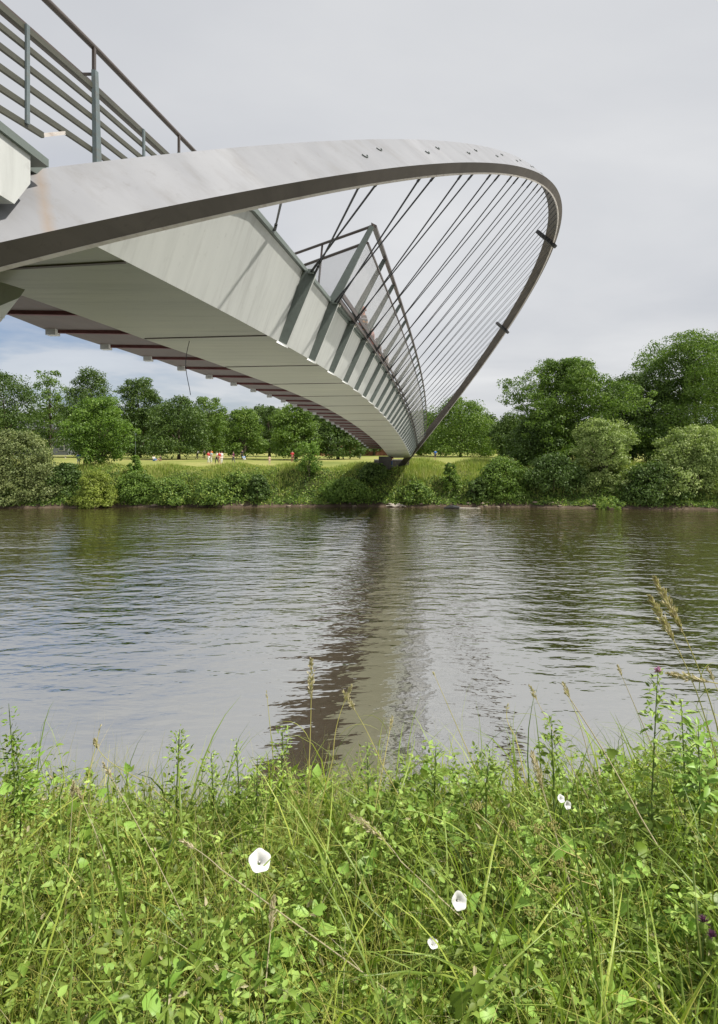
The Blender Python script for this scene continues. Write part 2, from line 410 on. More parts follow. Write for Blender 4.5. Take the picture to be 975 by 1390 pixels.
# smooth resample of the rib
def cr(A, n=4):
    o = []
    for i in range(len(A) - 1):
        p0, p1, p2, p3 = A[max(i - 1, 0)], A[i], A[i + 1], A[min(i + 2, len(A) - 1)]
        for k in range(n):
            t = k / n
            o.append(.5 * ((2 * p1) + (-p0 + p2) * t + (2 * p0 - 5 * p1 + 4 * p2 - p3) * t * t + (-p0 + 3 * p1 - 3 * p2 + p3) * t ** 3))
    o.append(A[-1]); return np.array(o)
SP, SW, SD = cr(AP, 3), cr(AW, 3), cr(AD, 3)
mb = MB()
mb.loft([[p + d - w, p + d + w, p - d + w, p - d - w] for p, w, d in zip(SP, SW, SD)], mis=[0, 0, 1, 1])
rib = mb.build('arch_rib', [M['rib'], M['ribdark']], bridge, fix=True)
mb = MB()   # pale flange along the inner lower corner
mb.loft([[p - d * 1.0 - w * 1.01, p - d * 1.0 - w * .86, p - d * 1.38 - w * .86, p - d * 1.38 - w * 1.01] for p, w, d in zip(SP, SW, SD)])
mb.build('rib_flange', M['lip'], rib, fix=True)
# arch anchorages: index -> position along the rib
def ya(i): j = i - 1; return 7.04 + 1.535 * j + .0554 * j * j
def yd(i): return 10.45 + 2.54 * (i - 1)
for i in range(1, 16):
    for sgn in (-1, 1):
        yy = ya(i) + sgn * (.16 + .05 * i)
        p, w, d = arch_at(yy); p2, _, _ = arch_at(yy + .05)
        t = (p2 - p) / np.linalg.norm(p2 - p); wn = w / np.linalg.norm(w); dn = d / np.linalg.norm(d)
        c0 = p + d * 1.0 + wn * (.33 * np.linalg.norm(w) * (1 if sgn > 0 else -.1))
        mb = MB(); r = .042; secs = []
        for k in range(9):
            a = math.pi * (.95 + 1.0 * k / 8)
            q = c0 + r * (math.cos(a) * t + math.sin(a) * wn); q2 = c0 + (r + .006) * (math.cos(a) * t + math.sin(a) * wn)
            secs.append([q, q2, q2 + dn * .012, q + dn * .012])
        mb.loft(secs); mb.build('anchor_cover', M['fin'], rib, fix=True)

HR = [(12.96, -1.115, 4.49), (16.2, -1.09, 4.62), (20, -.96, 4.72), (27.5, -.745, 4.70), (37, -.57, 4.50), (47, -.44, 4.18), (57, -.46, 3.72), (68, -.53, 2.95), (77, -.62, 2.2)]
_h1 = np.polyfit([t[0] for t in HR], [t[1] for t in HR], 4); _h2 = np.polyfit([t[0] for t in HR], [t[2] for t in HR], 4)
def hrc(y): return float(np.polyval(_h1, max(y, 12.96)))
def hrz(y): return float(np.polyval(_h2, y)) if y >= 12.96 else zb(y) + 2.55
def lean(y, f):   # point on the outrigger line: f=0 soffit corner, f=1 handrail
    return -2.4 + (hrc(y) + 2.4) * f, zb(y) + (hrz(y) - zb(y)) * f
WT = [(-12, -3), (4.9, -3), (5.2, -2.86), (5.8, -2.2), (6.1, -2.07), (7.5, -2.04), (13, -2.0), (20, -1.88), (45, -1.62), (78, -1.7)]
WH = [(-12, .15), (3.4, .17), (4.1, .19), (5.0, .34), (6.0, .75), (7.0, 1.02), (7.5, 1.1), (80, 1.1)]
def lerp_(a, b, t): return a * (1 - t) + b * t
def webtop(y):
    h = cs(y, WH)
    return (cs(y, WT) if y > 7.5 else -2.4 + .327 * h), zb(y) + h
RH_ = [(-8, 2.0), (0, 2.9), (4.6, 3.49), (5.1, 3.55), (5.9, 3.645), (8.3, 3.86), (11.08, 4.12), (14.46, 4.42), (16, 4.5)]
CL = [(-12, -3.9), (4, -4.0), (6.6, -4.12), (10.4, -4.42), (16.7, -4.62), (28.5, -4.6), (45, -4.7), (78, -4.95)]
CO = [(-12, -8.6), (10, -8.75), (13.7, -8.9), (16, -9.15), (18.2, -9.1), (25, -8.8), (29.5, -8.42), (35, -8.1), (44, -7.65), (78, -7.3)]
YS = list(np.arange(-10, 4, 1.0)) + list(np.arange(4, 9, .35)) + list(np.arange(9, 79.1, 1.0))
mb = MB()
secs = []
for y in YS:
    c, z = webtop(y); cl = cs(y, CL)
    secs.append([PT(y, -2.405, zb(y)), PT(y, c - .45, z - .01), PT(y, cl, max(z - .004, zb(y) + 1.0 * sstep(6, 8, y))), PT(y, cl, zb(y))])
mb.loft(secs, mis=[1, 1, 1, 1])
girder = mb.build('box_girder', [M['web'], M['soffit']], bridge, fix=True)
mb = MB(); secs = []
YW = list(np.arange(-10, 4.5, .5)) + list(np.arange(4.5, 9, .15)) + list(np.arange(9, 79.1, .7))
for y in YW:
    c, z = webtop(y)
    secs.append([lerp_(PT(y, -2.4, zb(y) - .004), PT(y, c, z), q) for q in (0, .25, .5, .75, 1)])
mb.loft(secs, closed=False, cap=False)
mb.build('side_web', M['web'], bridge, smooth=True)
mb = MB()
mb.loft([[PT(y, webtop(y)[0] - .12, webtop(y)[1] + .005), PT(y, webtop(y)[0] + .045, webtop(y)[1] + .005), PT(y, webtop(y)[0] + .045, webtop(y)[1] + .075), PT(y, webtop(y)[0] - .12, webtop(y)[1] + .075)] for y in YS])
mb.build('deck_edge_beam', M['fin'], bridge, fix=True)
mb = MB()
for k in range(34):
    y = -6.5 + 2.5 * k; secs = []
    for q in (0.0, .5, 1.0):
        yy = y + 2.499 * q; cl = cs(yy, CL) - .006; co = cs(yy, CO) - .17 * q; z = zb(yy)
        tp = zb(yy) + cs(yy, WH) + .03
        tp = z + 1.19
        secs.append([PT(yy, cl, z + 1.0), PT(yy, co, z + 1.05), PT(yy, co, tp), PT(yy, cl, tp - .03)])
    mb.loft(secs)
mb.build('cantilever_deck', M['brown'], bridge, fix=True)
mb = MB(); secs = []
for y in YS:
    c, z = webtop(y); co = cs(y, CO)
    secs.append([PT(y, co + .1, z + .09 + (zb(y) + 1.12 - z) * sstep(7, 10, y)), PT(y, c - .14, z + .09), PT(y, c - .14, z + .15), PT(y, co + .1, z + .15 + (zb(y) + 1.12 - z) * sstep(7, 10, y))])
mb.loft(secs); mb.build('deck_surface', M['deck'], bridge, fix=True)
# soffit plate joints
for k, y in enumerate([5.2, 9.7, 14.2, 18.7, 23.2, 27.7, 32.2, 36.7, 41.2, 45.7, 50.2, 54.7, 59.2, 63.7, 68.2]):
    mb = MB(); a = -2.41; b = cs(y, CL) + .02; z = zb(y)
    yo = .35
    mb.hexa([PT(y, a, z - .002), PT(y + yo, b, zb(y + yo) - .002), PT(y + yo + .045, b, zb(y + yo) - .002), PT(y + .045, a, z - .002)],
            [PT(y, a, z - .012), PT(y + yo, b, zb(y + yo) - .012), PT(y + yo + .045, b, zb(y + yo) - .012), PT(y + .045, a, z - .012)])
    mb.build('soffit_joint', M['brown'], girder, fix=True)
# cantilever cross beams with pale tip brackets (stepped outer edge)
k = 0; y = -6.5
while y < 77:
    cl = cs(y, CL) - .05; co = cs(y, CO); z = zb(y)
    mb = MB()
    a = [PT(y, cl, z + 1.01), PT(y, co + .05, z + 1.06), PT(y, co + .05, z + .97), PT(y, cl, z + .90)]
    b = [v + np.array([.0087, .10, -.002]) for v in a]
    mb.hexa(a, b); bm_ = mb.build('cross_beam', M['redbrown'], bridge, fix=True)
    mb = MB()
    lo = PT(y, co + .02, z + .98); mb.box(lo, (.12, 0, 0), (0, .13, 0), (0, 0, .075))
    mb.build('tip_bracket', M['web'], bm_)
    y += 2.5; k += 1

# outriggers, lamps, cables
NF = 26
def outn(y):   # outward normal of the leaning line in the section plane
    c0, z0 = lean(y, 0); c1, z1 = lean(y, 1); L = math.hypot(c1 - c0, z1 - z0)
    return (z1 - z0) / L, -(c1 - c0) / L
def finpt(y, f, o, dy=0):
    c, z = lean(y, f); nx_, nz_ = outn(y)
    return PT(y + dy, c + nx_ * o, z + nz_ * o)
for i in range(1, NF + 1):
    y = yd(i); top = .425 if i == 1 else 1.0; th = .03
    mb = MB()
    st = [(.0, -.12, .14), (.42, -.30, .06)] + ([] if i == 1 else [(.425, -.15, .02), (1.0, -.07, .02)])
    secs = [[finpt(y, f, a, -th), finpt(y, f, b, -th), finpt(y, f, b, th), finpt(y, f, a, th)] for f, a, b in st]
    mb.loft(secs[:2], mis=[0, 1, 0, 0])
    if i > 1: mb.loft(secs[2:])
    fin = mb.build('outrigger', [M['fin'], M['web']], bridge, fix=True)
    mb = MB()  # foot plate on the girder corner
    mb.hexa([finpt(y, .0, .0, -.09), finpt(y, .0, .15, -.05), finpt(y, .0, .15, .05), finpt(y, .0, .0, .09)],
            [finpt(y, -.012, .0, -.12), finpt(y, -.012, .16, -.06), finpt(y, -.012, .16, .06), finpt(y, -.012, .0, .12)])
    mb.build('foot_plate', M['web'], fin, fix=True)
    if i > 1 and i < 22:
        mb = MB(); c = finpt(y, .44, -.02, .34); n_ = np.array([outn(y)[0], 0, outn(y)[1]])
        mb.tube([c - n_ * .02, c + n_ * .05], .05, 12); mb.build('round_lamp', M['lamp'], bridge, fix=True)
    # bracket carrying the cables
    mb = MB(); c = finpt(y, .42, -.02); mb.box(c, (.05, 0, 0), (0, .13, 0), (0, 0, .03)); mb.build('cable_bracket', M['fin'], fin)
for i in range(0, NF + 1):
    for sgn in ((0,) if i == 0 else (-1, 1)):
        yy = 5.6 if i == 0 else ya(i) + sgn * min(.16 + .05 * i, .62)
        if yy > 77: continue
        p, w, d = arch_at(yy)
        top = p - d * 1.0 - w * .5
        if i == 0: bot = PT(8.4, -1.98, zb(8.4) + 1.16)
        else: bot = finpt(yd(i), .42, .0, -sgn * .11)
        dr = unit(top - bot)
        mb = MB(); r = .0125
        mb.tube([bot, bot + dr * .5], .02, 8); mb.tube([bot + dr * .45, top - dr * .1], r, 6); mb.tube([top - dr * .3, top], .018, 6)
        mb.build('hanger_cable', M['cable'], bridge, smooth=False)
# parapet over the river: handrail, frame bar, mesh bays, kick strip
ysp = list(np.arange(yd(2), 77.5, 1.27))
def bar(name, f, o, hw, hh, mat, ys_=ysp, par=bridge):
    mb = MB()
    mb.loft([[finpt(y, f, o - hw) + np.array([0, 0, -hh]), finpt(y, f, o + hw) + np.array([0, 0, -hh]), finpt(y, f, o + hw) + np.array([0, 0, hh]), finpt(y, f, o - hw) + np.array([0, 0, hh])] for y in ys_])
    return mb.build(name, mat, par, fix=True)
bar('handrail', 1.01, 0, .06, .034, M['rail'])
bar('mesh_frame', .885, .04, .025, .025, M['rail'])
bar('kick_strip', .50, .0, .03, .06, M['rail'])
bar('kick_strip', .455, .02, .03, .05, M['rail'])
mb = MB()
mb.loft([[PT(y, webtop(y)[0] - .05, zb(y) + 1.19), finpt(y, .435, -.02), finpt(y, .45, -.02), PT(y, webtop(y)[0] - .05, zb(y) + 1.24)] for y in ysp])
mb.build('ledge_plate', M['fin'], bridge, fix=True)
def mesh_quad(name, P4, nu, nv):
    mb = MB(); mb.add(P4, [(0, 1, 2, 3)]); o = mb.build(name, M['mesh'], bridge)
    uv = o.data.uv_layers.new(name='UVMap')
    for l, c in zip(uv.data, [(0, 0), (nu, 0), (nu, nv), (0, nv)]): l.uv = c
    return o
for i in range(2, NF):
    a, b = yd(i), yd(i + 1)
    mesh_quad('mesh_panel', [finpt(a, .52, .0, .04), finpt(b, .52, .0, -.04), finpt(b, .875, .03, -.04), finpt(a, .875, .03, .04)], 2.5, 1)
# end return of the parapet
P1 = finpt(12.99, 1.01, 0); P2 = PT(14.46, -2.99, 4.42)
def lerp(a, b, t): return a * (1 - t) + b * t
mb = MB(); mb.tube([P1, P2], .03, 8); mb.build('end_handrail', M['rail'], bridge)
Q1 = finpt(12.99, .885, .02); Q2 = P2 + (Q1 - P1) + np.array([.12, 0, .0]); R1 = finpt(12.99, .47, -.02); R2 = PT(14.46, -2.75, zb(14.4) + 1.28)
mb = MB(); mb.tube([Q1, Q2], .032, 8); mb.build('end_frame', M['rail'], bridge)
mb = MB(); mb.tube([R1, R2], .03, 8); mb.build('end_frame', M['rail'], bridge)
mb = MB(); mb.tube([lerp(P1, P2, .62), lerp(R1, R2, .62)], .022, 8); mb.build('end_post', M['rail'], bridge)
mesh_quad('mesh_panel', [R1, R2, Q2, Q1], 2.2, 1)

# railing along the walkway nearer the camera
def rp(y, dz, dc=0): return PT(y, -3.0 + dc, cs(y, RH_) + dz)
yr = list(np.arange(-6, 14.4, .6)) + [14.46]
mb = MB(); mb.tube([rp(y, 0) for y in yr], .027, 10); mb.build('handrail', M['rail'], bridge, smooth=True)
mb = MB(); mb.loft([[rp(y, -.28, -.16), rp(y, -.28, -.10), rp(y, -.225, -.10), rp(y, -.225, -.16)] for y in yr]); mb.build('lower_handrail', M['rail'], bridge, fix=True)
for k, dz in enumerate((-.36, -.495, -.635, -.78, -.925, -1.07)):
    y0 = -6 if k < 5 else -6; y1 = 14.46 if k < 5 else 5.12
    yy = list(np.arange(y0, y1, .6)) + [y1]
    mb = MB(); mb.loft([[rp(y, dz - .022, -.012), rp(y, dz - .022, .012), rp(y, dz + .022, .012), rp(y, dz + .022, -.012)] for y in yy]); mb.build('infill_rail', M['bar'], bridge, fix=True)
mb = MB(); mb.box((rp(5.12, -1.07) + rp(5.42, -.94)) / 2, (rp(5.42, -.94) - rp(5.12, -1.07)) / 2, (.012, 0, 0), (0, -.006, .012)); mb.build('broken_rail_end', M['lip'], bridge)
k = 0
for y in np.arange(-6.0 + .0, 14.3, 1.98) + (5.88 - (-6.0 + 1.98 * 6)):
    mb = MB()
    s1 = [rp(y - .055, -1.5, .03), rp(y + .055, -1.5, .03), rp(y + .055, -1.5, .07), rp(y - .055, -1.5, .07)]
    s2 = [rp(y - .028, -.22, -.0), rp(y + .028, -.22, -.0), rp(y + .028, -.22, .035), rp(y - .028, -.22, .035)]
    mb.hexa(s1, s2); po = mb.build('railing_post', M['post'], bridge, fix=True)
    mb = MB(); mb.box(rp(y, -.12, .01), (.012, 0, 0), (0, .02, 0), (0, 0, .125)); mb.box(rp(y, -.25, -.07), (.08, 0, 0), (0, .01, 0), (0, 0, .01)); mb.build('post_top', M['rail'], po)
    mb = MB(); mb.hexa([rp(y + .97, -1.07, .014), rp(y + 1.01, -1.07, .014), rp(y + 1.01, -1.07, .03), rp(y + .97, -1.07, .03)],
                       [rp(y + .97, -.34, .014), rp(y + 1.01, -.34, .014), rp(y + 1.01, -.34, .03), rp(y + .97, -.34, .03)]); mb.build('baluster', M['post'], bridge, fix=True)
# outer parapet on the far side of the deck
mb = MB(); mb.tube([PT(y, cs(y, CO) + .1, zb(y) + 2.3) for y in np.arange(12, 78, 2)], .03, 6); mb.build('outer_handrail', M['rail'], bridge)
for y in np.arange(12, 78, 5.0):
    mb = MB(); mb.tube([PT(y, cs(y, CO) + .1, zb(y) + 1.2), PT(y, cs(y, CO) + .1, zb(y) + 2.29)], .025, 6); mb.build('outer_post', M['post'], bridge)
# cross bars gripping the rib (two)
for yc in (33.4, 51.6):
    p, w, d = arch_at(yc); wn = unit(w); dn = unit(d); L = np.linalg.norm(w)
    t = np.cross(wn, dn); mb = MB(); secs = []
    for k in range(13):
        u = -1 + 2 * k / 12; hw = .11 * math.sqrt(max(1 - abs(u) ** 6, .02)) + .01
        c = p - d * 1.0 - dn * .09 + wn * (u * (L + .36) + .12)
        secs.append([c - t * hw - dn * .085, c + t * hw - dn * .085, c + t * hw + dn * .085, c - t * hw + dn * .085])
    mb.loft(secs); mb.build('rib_collar', M['black'], bridge, fix=True)
# gusset where the rib meets the girder, near support leg, far pier and abutments
def plate(y0, y1, z0, z1, z2, z3, c0, c1):
    return [PT(y0, c0, z0), PT(y1, c0, z1), PT(y1, c0, z2), PT(y0, c0, z3)], [PT(y0, c1, z0), PT(y1, c1, z1), PT(y1, c1, z2), PT(y0, c1, z3)]
mb = MB(); mb.hexa(*plate(-6, 3.50, 1.40, 1.335, 1.665, 1.77, -2.2, -2.3)); mb.hexa(*plate(3.50, 3.64, 1.335, 1.50, 1.66, 1.665, -2.2, -2.3))
mb.build('joint_plate', M['web'], bridge, fix=True)
mb = MB(); mb.hexa(*plate(-6, 3.78, 1.755, 1.65, 1.695, 1.81, -2.18, -2.36)); mb.build('joint_flange', M['fin'], bridge, fix=True)
mb = MB()
a = [(-2.82, 5.6, 1.30), (-2.87, 5.6, 1.23), (-5.0, 5.6, .35), (-5.0, 5.6, 1.9), (-3.2, 5.6, 1.42)]
b = [(x - .75, 6.7, z + .0) for x, _, z in a]
mb.add(a + b, [(0, 1, 2, 3, 4), (9, 8, 7, 6, 5), (0, 5, 6, 1), (1, 6, 7, 2), (2, 7, 8, 3), (3, 8, 9, 4), (4, 9, 5, 0)])
mb.build('support_haunch', M['web'], bridge, fix=True)
mb = MB(); mb.abox((-5.9, 5.2, -4), (-4.6, 7.0, 1.2)); mb.build('near_pier', M['concrete'], bridge)
mb = MB(); mb.abox((-8.5, -12, -3), (-2.6, -9.2, 0.2)); mb.build('near_abutment', M['concrete'], bridge)
mb = MB(); mb.hexa([(2.3, 76.4, -8), (3.7, 76.4, -8), (3.7, 77.5, -8), (2.3, 77.5, -8)], [(2.3, 76.4, -1.5), (3.7, 76.4, -1.5), (3.7, 77.5, -1.5), (2.3, 77.5, -1.5)])
mb.build('river_pier', M['concrete'], bridge, fix=True)
mb = MB(); mb.hexa([(1.9, 79.5, -5), (6.0, 79.5, -5), (6.0, 84, -5), (1.9, 84, -5)], [(1.9, 79.5, -2.0), (6.0, 79.5, -2.0), (6.0, 84, -2.0), (1.9, 84, -2.0)])
mb.build('far_abutment', M['concrete'], bridge, fix=True)
# loose wire hanging from the soffit
mb = MB(); pts = []
for k in range(9):
    t = k / 8; y = 10.4; pts.append((-2.66 - .05 * math.sin(t * 4) - .02 * t, y, (zb(10.4) - .02 * 10.4) * (1 - t) + t * .76))
mb.tube(pts, .0055, 6); tag(mb.build('hanging_wire', M['cable']), 'thin loose black wire dangling from the underside of the bridge', 'wire')

# ------------------------------------------------------------------ far bank vegetation
L = {}
L['dark'] = leafmat('dark_tree_leaves', [(0.041, 0.074, 0.020), (0.066, 0.114, 0.026), (0.102, 0.163, 0.037), (0.158, 0.220, 0.057)], .3, .5, .25)
L['mid'] = leafmat('mid_green_leaves', [(0.057, 0.101, 0.020), (0.106, 0.177, 0.032), (0.163, 0.253, 0.048), (0.251, 0.337, 0.073)], .35, .5, .3)
L['ash'] = leafmat('bright_ash_leaves', [(0.064, 0.119, 0.022), (0.112, 0.195, 0.034), (0.176, 0.278, 0.048), (0.254, 0.361, 0.072)], .4, .45, .4)
L['willow'] = leafmat('grey_willow_leaves', [(0.091, 0.125, 0.046), (0.151, 0.193, 0.069), (0.235, 0.271, 0.103), (0.348, 0.383, 0.162)], .3, .5, .4)
L['paleshrub'] = leafmat('yellow_green_leaves', [(0.143, 0.188, 0.037), (0.227, 0.283, 0.054), (0.323, 0.376, 0.083), (0.430, 0.460, 0.119)], .4, .5, .5)
L['bank'] = leafmat('bank_herb_leaves', [(0.035, 0.067, 0.014), (0.095, 0.164, 0.032), (0.206, 0.299, 0.057), (0.428, 0.493, 0.114)], .3, .55, .9)
L['meadow'] = leafmat('long_meadow_grass', [(.17, .25, .05), (.28, .35, .08), (.40, .43, .13), (.52, .46, .22)], .4, .6, .3)
L['sallow'] = leafmat('silver_willow_leaves', [(0.142, 0.201, 0.064), (0.233, 0.305, 0.099), (0.349, 0.427, 0.151), (0.491, 0.549, 0.243)], .35, .5, .5)
def atx(px, D): return (px - 487.5) / 900 * D
def atz(py, D): return (602 - py) / 900 * D
PROF = {
 'oval': lambda t: np.sin(np.pi * np.clip(t * .84 + .12, 0, 1)) ** .5,
 'dome': lambda t: np.sqrt(np.clip(1 - (t * .98) ** 2.2, 0, 1)) * (.86 + .14 * np.minimum(t * 6, 1)),
 'cone': lambda t: np.clip(1.02 - t, 0, 1) ** .7 * (.75 + .25 * np.minimum(t * 5, 1)),
 'tall': lambda t: np.sin(np.pi * np.clip(t * .72 + .22, 0, 1)) ** .5,
}
def leaf_cloud(rng, cx, cy, z0, w, h, prof, nclump, nleaf, leaf, depth=None, lob=.22, rcf=.12, squash=.65, rand=.7, droop=0.0, inner=.35):
    f = PROF[prof]; ph = rng.uniform(0, 6.28, 4); depth = depth or w
    t = rng.uniform(0, 1, nclump * 3); keep = rng.uniform(0, 1, nclump * 3) < f(t) + .12; t = t[keep][:nclump]; n = len(t)
    a = rng.uniform(0, 2 * np.pi, n)
    lobe = 1 + lob * np.sin(3 * a + ph[0] + 4 * t) + lob * .8 * np.sin(5 * a + ph[1] - 7 * t) + lob * .5 * np.sin(9 * t + ph[2])
    r = f(t) * np.sqrt(rng.uniform(inner, 1, n)) * lobe / (1 + .45 * lob)
    rc = w * rcf * rng.uniform(.6, 1.45, n)
    C = np.stack([cx + (w / 2 - rc * .5) * r * np.cos(a), cy + (depth / 2) * r * np.sin(a), z0 + h * (t * .94 + .02)], 1)
    k = rng.poisson(nleaf, n); idx = np.repeat(np.arange(n), k); m = len(idx)
    d = unit(rng.normal(size=(m, 3)) + np.array([0, 0, .35]))
    P = C[idx] + d * (rc[idx] * rng.uniform(.45, 1.08, m))[:, None] * np.array([1, 1, squash])
    P[:, 2] -= droop * rc[idx] * rng.uniform(0, 1, m) ** 2
    nr = unit(d + rng.normal(size=(m, 3)) * rand + np.array([0, 0, .35]))
    X, Y, Z = frames(nr, rng)
    s = leaf * rng.uniform(.6, 1.4, m)[:, None]
    V, F = inst(RH[0], RH[1], P, X * s * .75, Y * s, Z * s)
    return V, F, C, rc
def make_tree(name, label, cat, px, pw, ptop, D, mat, prof='oval', group=None, skirt=.12, nclump=110, nleaf=70, leaf=.27, trunk=.28, seed=0, zb_=None, stems=1, **kw):
    rng = np.random.default_rng(1000 + seed)
    x = atx(px, D); w = pw / 900 * D * 1.08; nclump = int(nclump * 1.5); nleaf = int(nleaf * 1.15)
    if D > 100: skirt = min(skirt, .09)
    zg = ground_z(x, D) if zb_ is None else zb_
    h = atz(ptop, D) - zg
    root = empty(name, (x, D, zg)); tag(root, label, cat, group)
    cb = h * skirt
    V, F, C, rc = leaf_cloud(rng, 0, 0, cb, w, h - cb, prof, nclump, nleaf, leaf, **kw)
    part = 'crown' if trunk > .1 else 'foliage'
    npmesh(part, V, F, mat, root)
    mb = MB()
    if stems == 1:
        pts = []; ox = rng.normal() * .03 * h; oy = rng.normal() * .03 * h
        for k in range(7):
            q = k / 6; pts.append((ox * q * q + .05 * trunk * math.sin(q * 5), oy * q * q, -.35 + (h * .8 + .35) * q))
        mb.tube(pts, [trunk * (1.35 if k == 0 else 1 - .85 * k / 6) for k in range(7)], 8)
        ci = rng.choice(len(C), min(16, len(C)), replace=False)
        for j in ci:
            c = C[j]; q = min(.75, max(.15, c[2] / h - .22)); s0 = np.array([ox * q * q, oy * q * q, h * .8 * q])
            mid = (s0 + c) / 2 + np.array([0, 0, .06 * h])
            mb.tube([s0, mid, c], [trunk * .4 * (1 - q * .6), trunk * .22, trunk * .06], 5, cap=False)
        mb.build('trunk', M['bark'], root, smooth=True)
    else:
        for j in rng.choice(len(C), min(stems, len(C)), replace=False):
            c = C[j]; s0 = np.array([c[0] * .25, c[1] * .25, -.3]); mid = (s0 + c) / 2 + np.array([c[0] * .12, c[1] * .12, .05 * h])
            mb.tube([s0, mid, c], [trunk * .5, trunk * .35, trunk * .1], 5)
        mb.build('stem', M['bark'], root, smooth=True)
    return root
GF = 'trees standing beyond the riverside field'
T = make_tree
# left side, behind the field
T('broadleaf_tree', 'dark broad tree at the left edge of the photo, behind the grey willow bush', 'tree', 8, 96, 506, 128, L['dark'], 'dome', GF, seed=1, nclump=200)
T('birch_tree', 'airy open-crowned tree letting sky through, second from the left behind the field', 'tree', 68, 66, 500, 140, L['mid'], 'tall', GF, seed=2, nclump=95, nleaf=50, rcf=.10, inner=.05, lob=.3, leaf=.3)
T('broadleaf_tree', 'tall dark tree rising directly behind the bright ash tree', 'tree', 124, 76, 500, 132, L['dark'], 'dome', GF, seed=3, nclump=210, skirt=.02)
T('broadleaf_tree', 'tall dark narrow tree just right of the bright ash tree', 'tree', 190, 62, 512, 126, L['dark'], 'tall', GF, seed=4, nclump=190, skirt=.02)
T('lime_tree', 'wide spreading dark tree with drooping layers behind the seated pair on the grass', 'tree', 243, 88, 537, 116, L['dark'], 'dome', GF, seed=5, nclump=150, droop=.5, squash=.45)
T('broadleaf_tree', 'olive green rounded tree behind the person in orange', 'tree', 284, 52, 536, 134, L['mid'], 'tall', GF, seed=6)
T('lime_tree', 'mid green tree with bare lower trunk behind the person in maroon', 'tree', 332, 62, 553, 118, L['mid'], 'dome', GF, seed=7, droop=.4, squash=.5, skirt=.14)
T('broadleaf_tree', 'rounded green tree half hidden between two layered lime trees', 'tree', 366, 50, 550, 140, L['dark'], 'oval', GF, seed=8)
T('lime_tree', 'large layered green tree directly left of the bridge underside, with short trunk', 'tree', 402, 70, 547, 112, L['mid'], 'dome', GF, seed=9, nclump=140, droop=.45, squash=.45, skirt=.16)
T('lime_tree', 'low layered tree with visible trunk beneath the sloping bridge deck', 'tree', 459, 68, 563, 116, L['dark'], 'dome', GF, seed=10, nclump=120, droop=.5, squash=.45, skirt=.2)
T('broadleaf_tree', 'dense green tree partly hidden behind the far end of the bridge', 'tree', 508, 60, 556, 150, L['dark'], 'dome', GF, seed=11)
# right of the bridge
T('oak_tree', 'big round green tree seen just right of the foot of the arch', 'tree', 625, 98, 539, 138, L['mid'], 'dome', GF, seed=12, nclump=190, nleaf=75, skirt=.02, lob=.14)
T('broadleaf_tree', 'small green tree seen through the lowest bridge cables', 'tree', 572, 46, 556, 150, L['mid'], 'oval', GF, seed=13, skirt=.02)
T('field_shrub', 'small yellow-green shrub at the back edge of the meadow', 'shrub', 665, 30, 594, 146, L['paleshrub'], 'dome', None, seed=14, skirt=0, nclump=40, nleaf=40, trunk=.08, stems=5)
T('broadleaf_tree', 'dark tree low between the round oak and the tall riverside trees', 'tree', 700, 66, 560, 128, L['dark'], 'dome', GF, seed=15, skirt=.02)
GR = 'tall trees on the right of the far bank'
T('riverside_tree', 'tall uneven green tree left of its pair on the right bank', 'tree', 770, 150, 486, 84, L['mid'], 'tall', GR, seed=16, nclump=640, nleaf=80, leaf=.19, rcf=.058, lob=.38, inner=.1, skirt=.04, trunk=.3)
T('riverside_tree', 'dark green tree filling the gap between the two tallest right-bank trees', 'tree', 858, 130, 508, 88, L['dark'], 'dome', GR, seed=17, nclump=420, nleaf=80, leaf=.19, rcf=.07, lob=.32, skirt=.03)
T('riverside_tree', 'tallest green tree at the right edge of the photo', 'tree', 945, 200, 448, 86, L['mid'], 'dome', GR, seed=18, nclump=760, nleaf=85, leaf=.19, rcf=.055, lob=.36, inner=.1, skirt=.04, trunk=.32)
T('riverside_tree', 'dark rounded tree at the left foot of the tall right-bank trees', 'tree', 722, 74, 572, 82, L['dark'], 'dome', GR, seed=19, nclump=130, nleaf=70, leaf=.2, skirt=.02)
T('willow_tree', 'pale silvery willow leaning over the water between the dark right-bank trees', 'willow', 822, 92, 566, 73.5, L['sallow'], 'oval', None, seed=20, nclump=260, nleaf=75, leaf=.16, rcf=.075, skirt=.0, zb_=-6.2, depth=5.0, lob=.3)
T('willow_tree', 'pale willow spreading low over the water at the right edge', 'willow', 948, 128, 578, 71.5, L['sallow'], 'dome', None, seed=21, nclump=300, nleaf=75, leaf=.16, rcf=.07, skirt=.12, zb_=-6.2, depth=5.5, lob=.3)
T('riverside_bush', 'dark bush at the waterline below the tall tree with the uneven crown', 'bush', 752, 90, 618, 73, L['dark'], 'dome', None, seed=22, nclump=130, nleaf=60, leaf=.18, trunk=.09, stems=6, skirt=0, depth=4)
T('riverside_bush', 'dark overhanging bush in the shade between the two pale willows', 'bush', 884, 80, 628, 71, L['dark'], 'dome', None, seed=23, nclump=110, nleaf=60, leaf=.18, trunk=.09, stems=6, skirt=0, depth=4, zb_=-6.6)
T('waterside_plant', 'small bright green clump on the mud below the pale middle willow', 'plant', 826, 36, 673, 69.3, L['bank'], 'dome', None, seed=24, nclump=26, nleaf=40, leaf=.15, trunk=.04, stems=4, skirt=0, zb_=-6.9)
T('riverside_bush', 'rounded dark green bush on the bank where the meadow ends', 'bush', 682, 74, 622, 73.5, L['mid'], 'dome', None, seed=25, nclump=130, nleaf=60, leaf=.18, trunk=.09, stems=6, skirt=0, depth=4, zb_=-6.3)
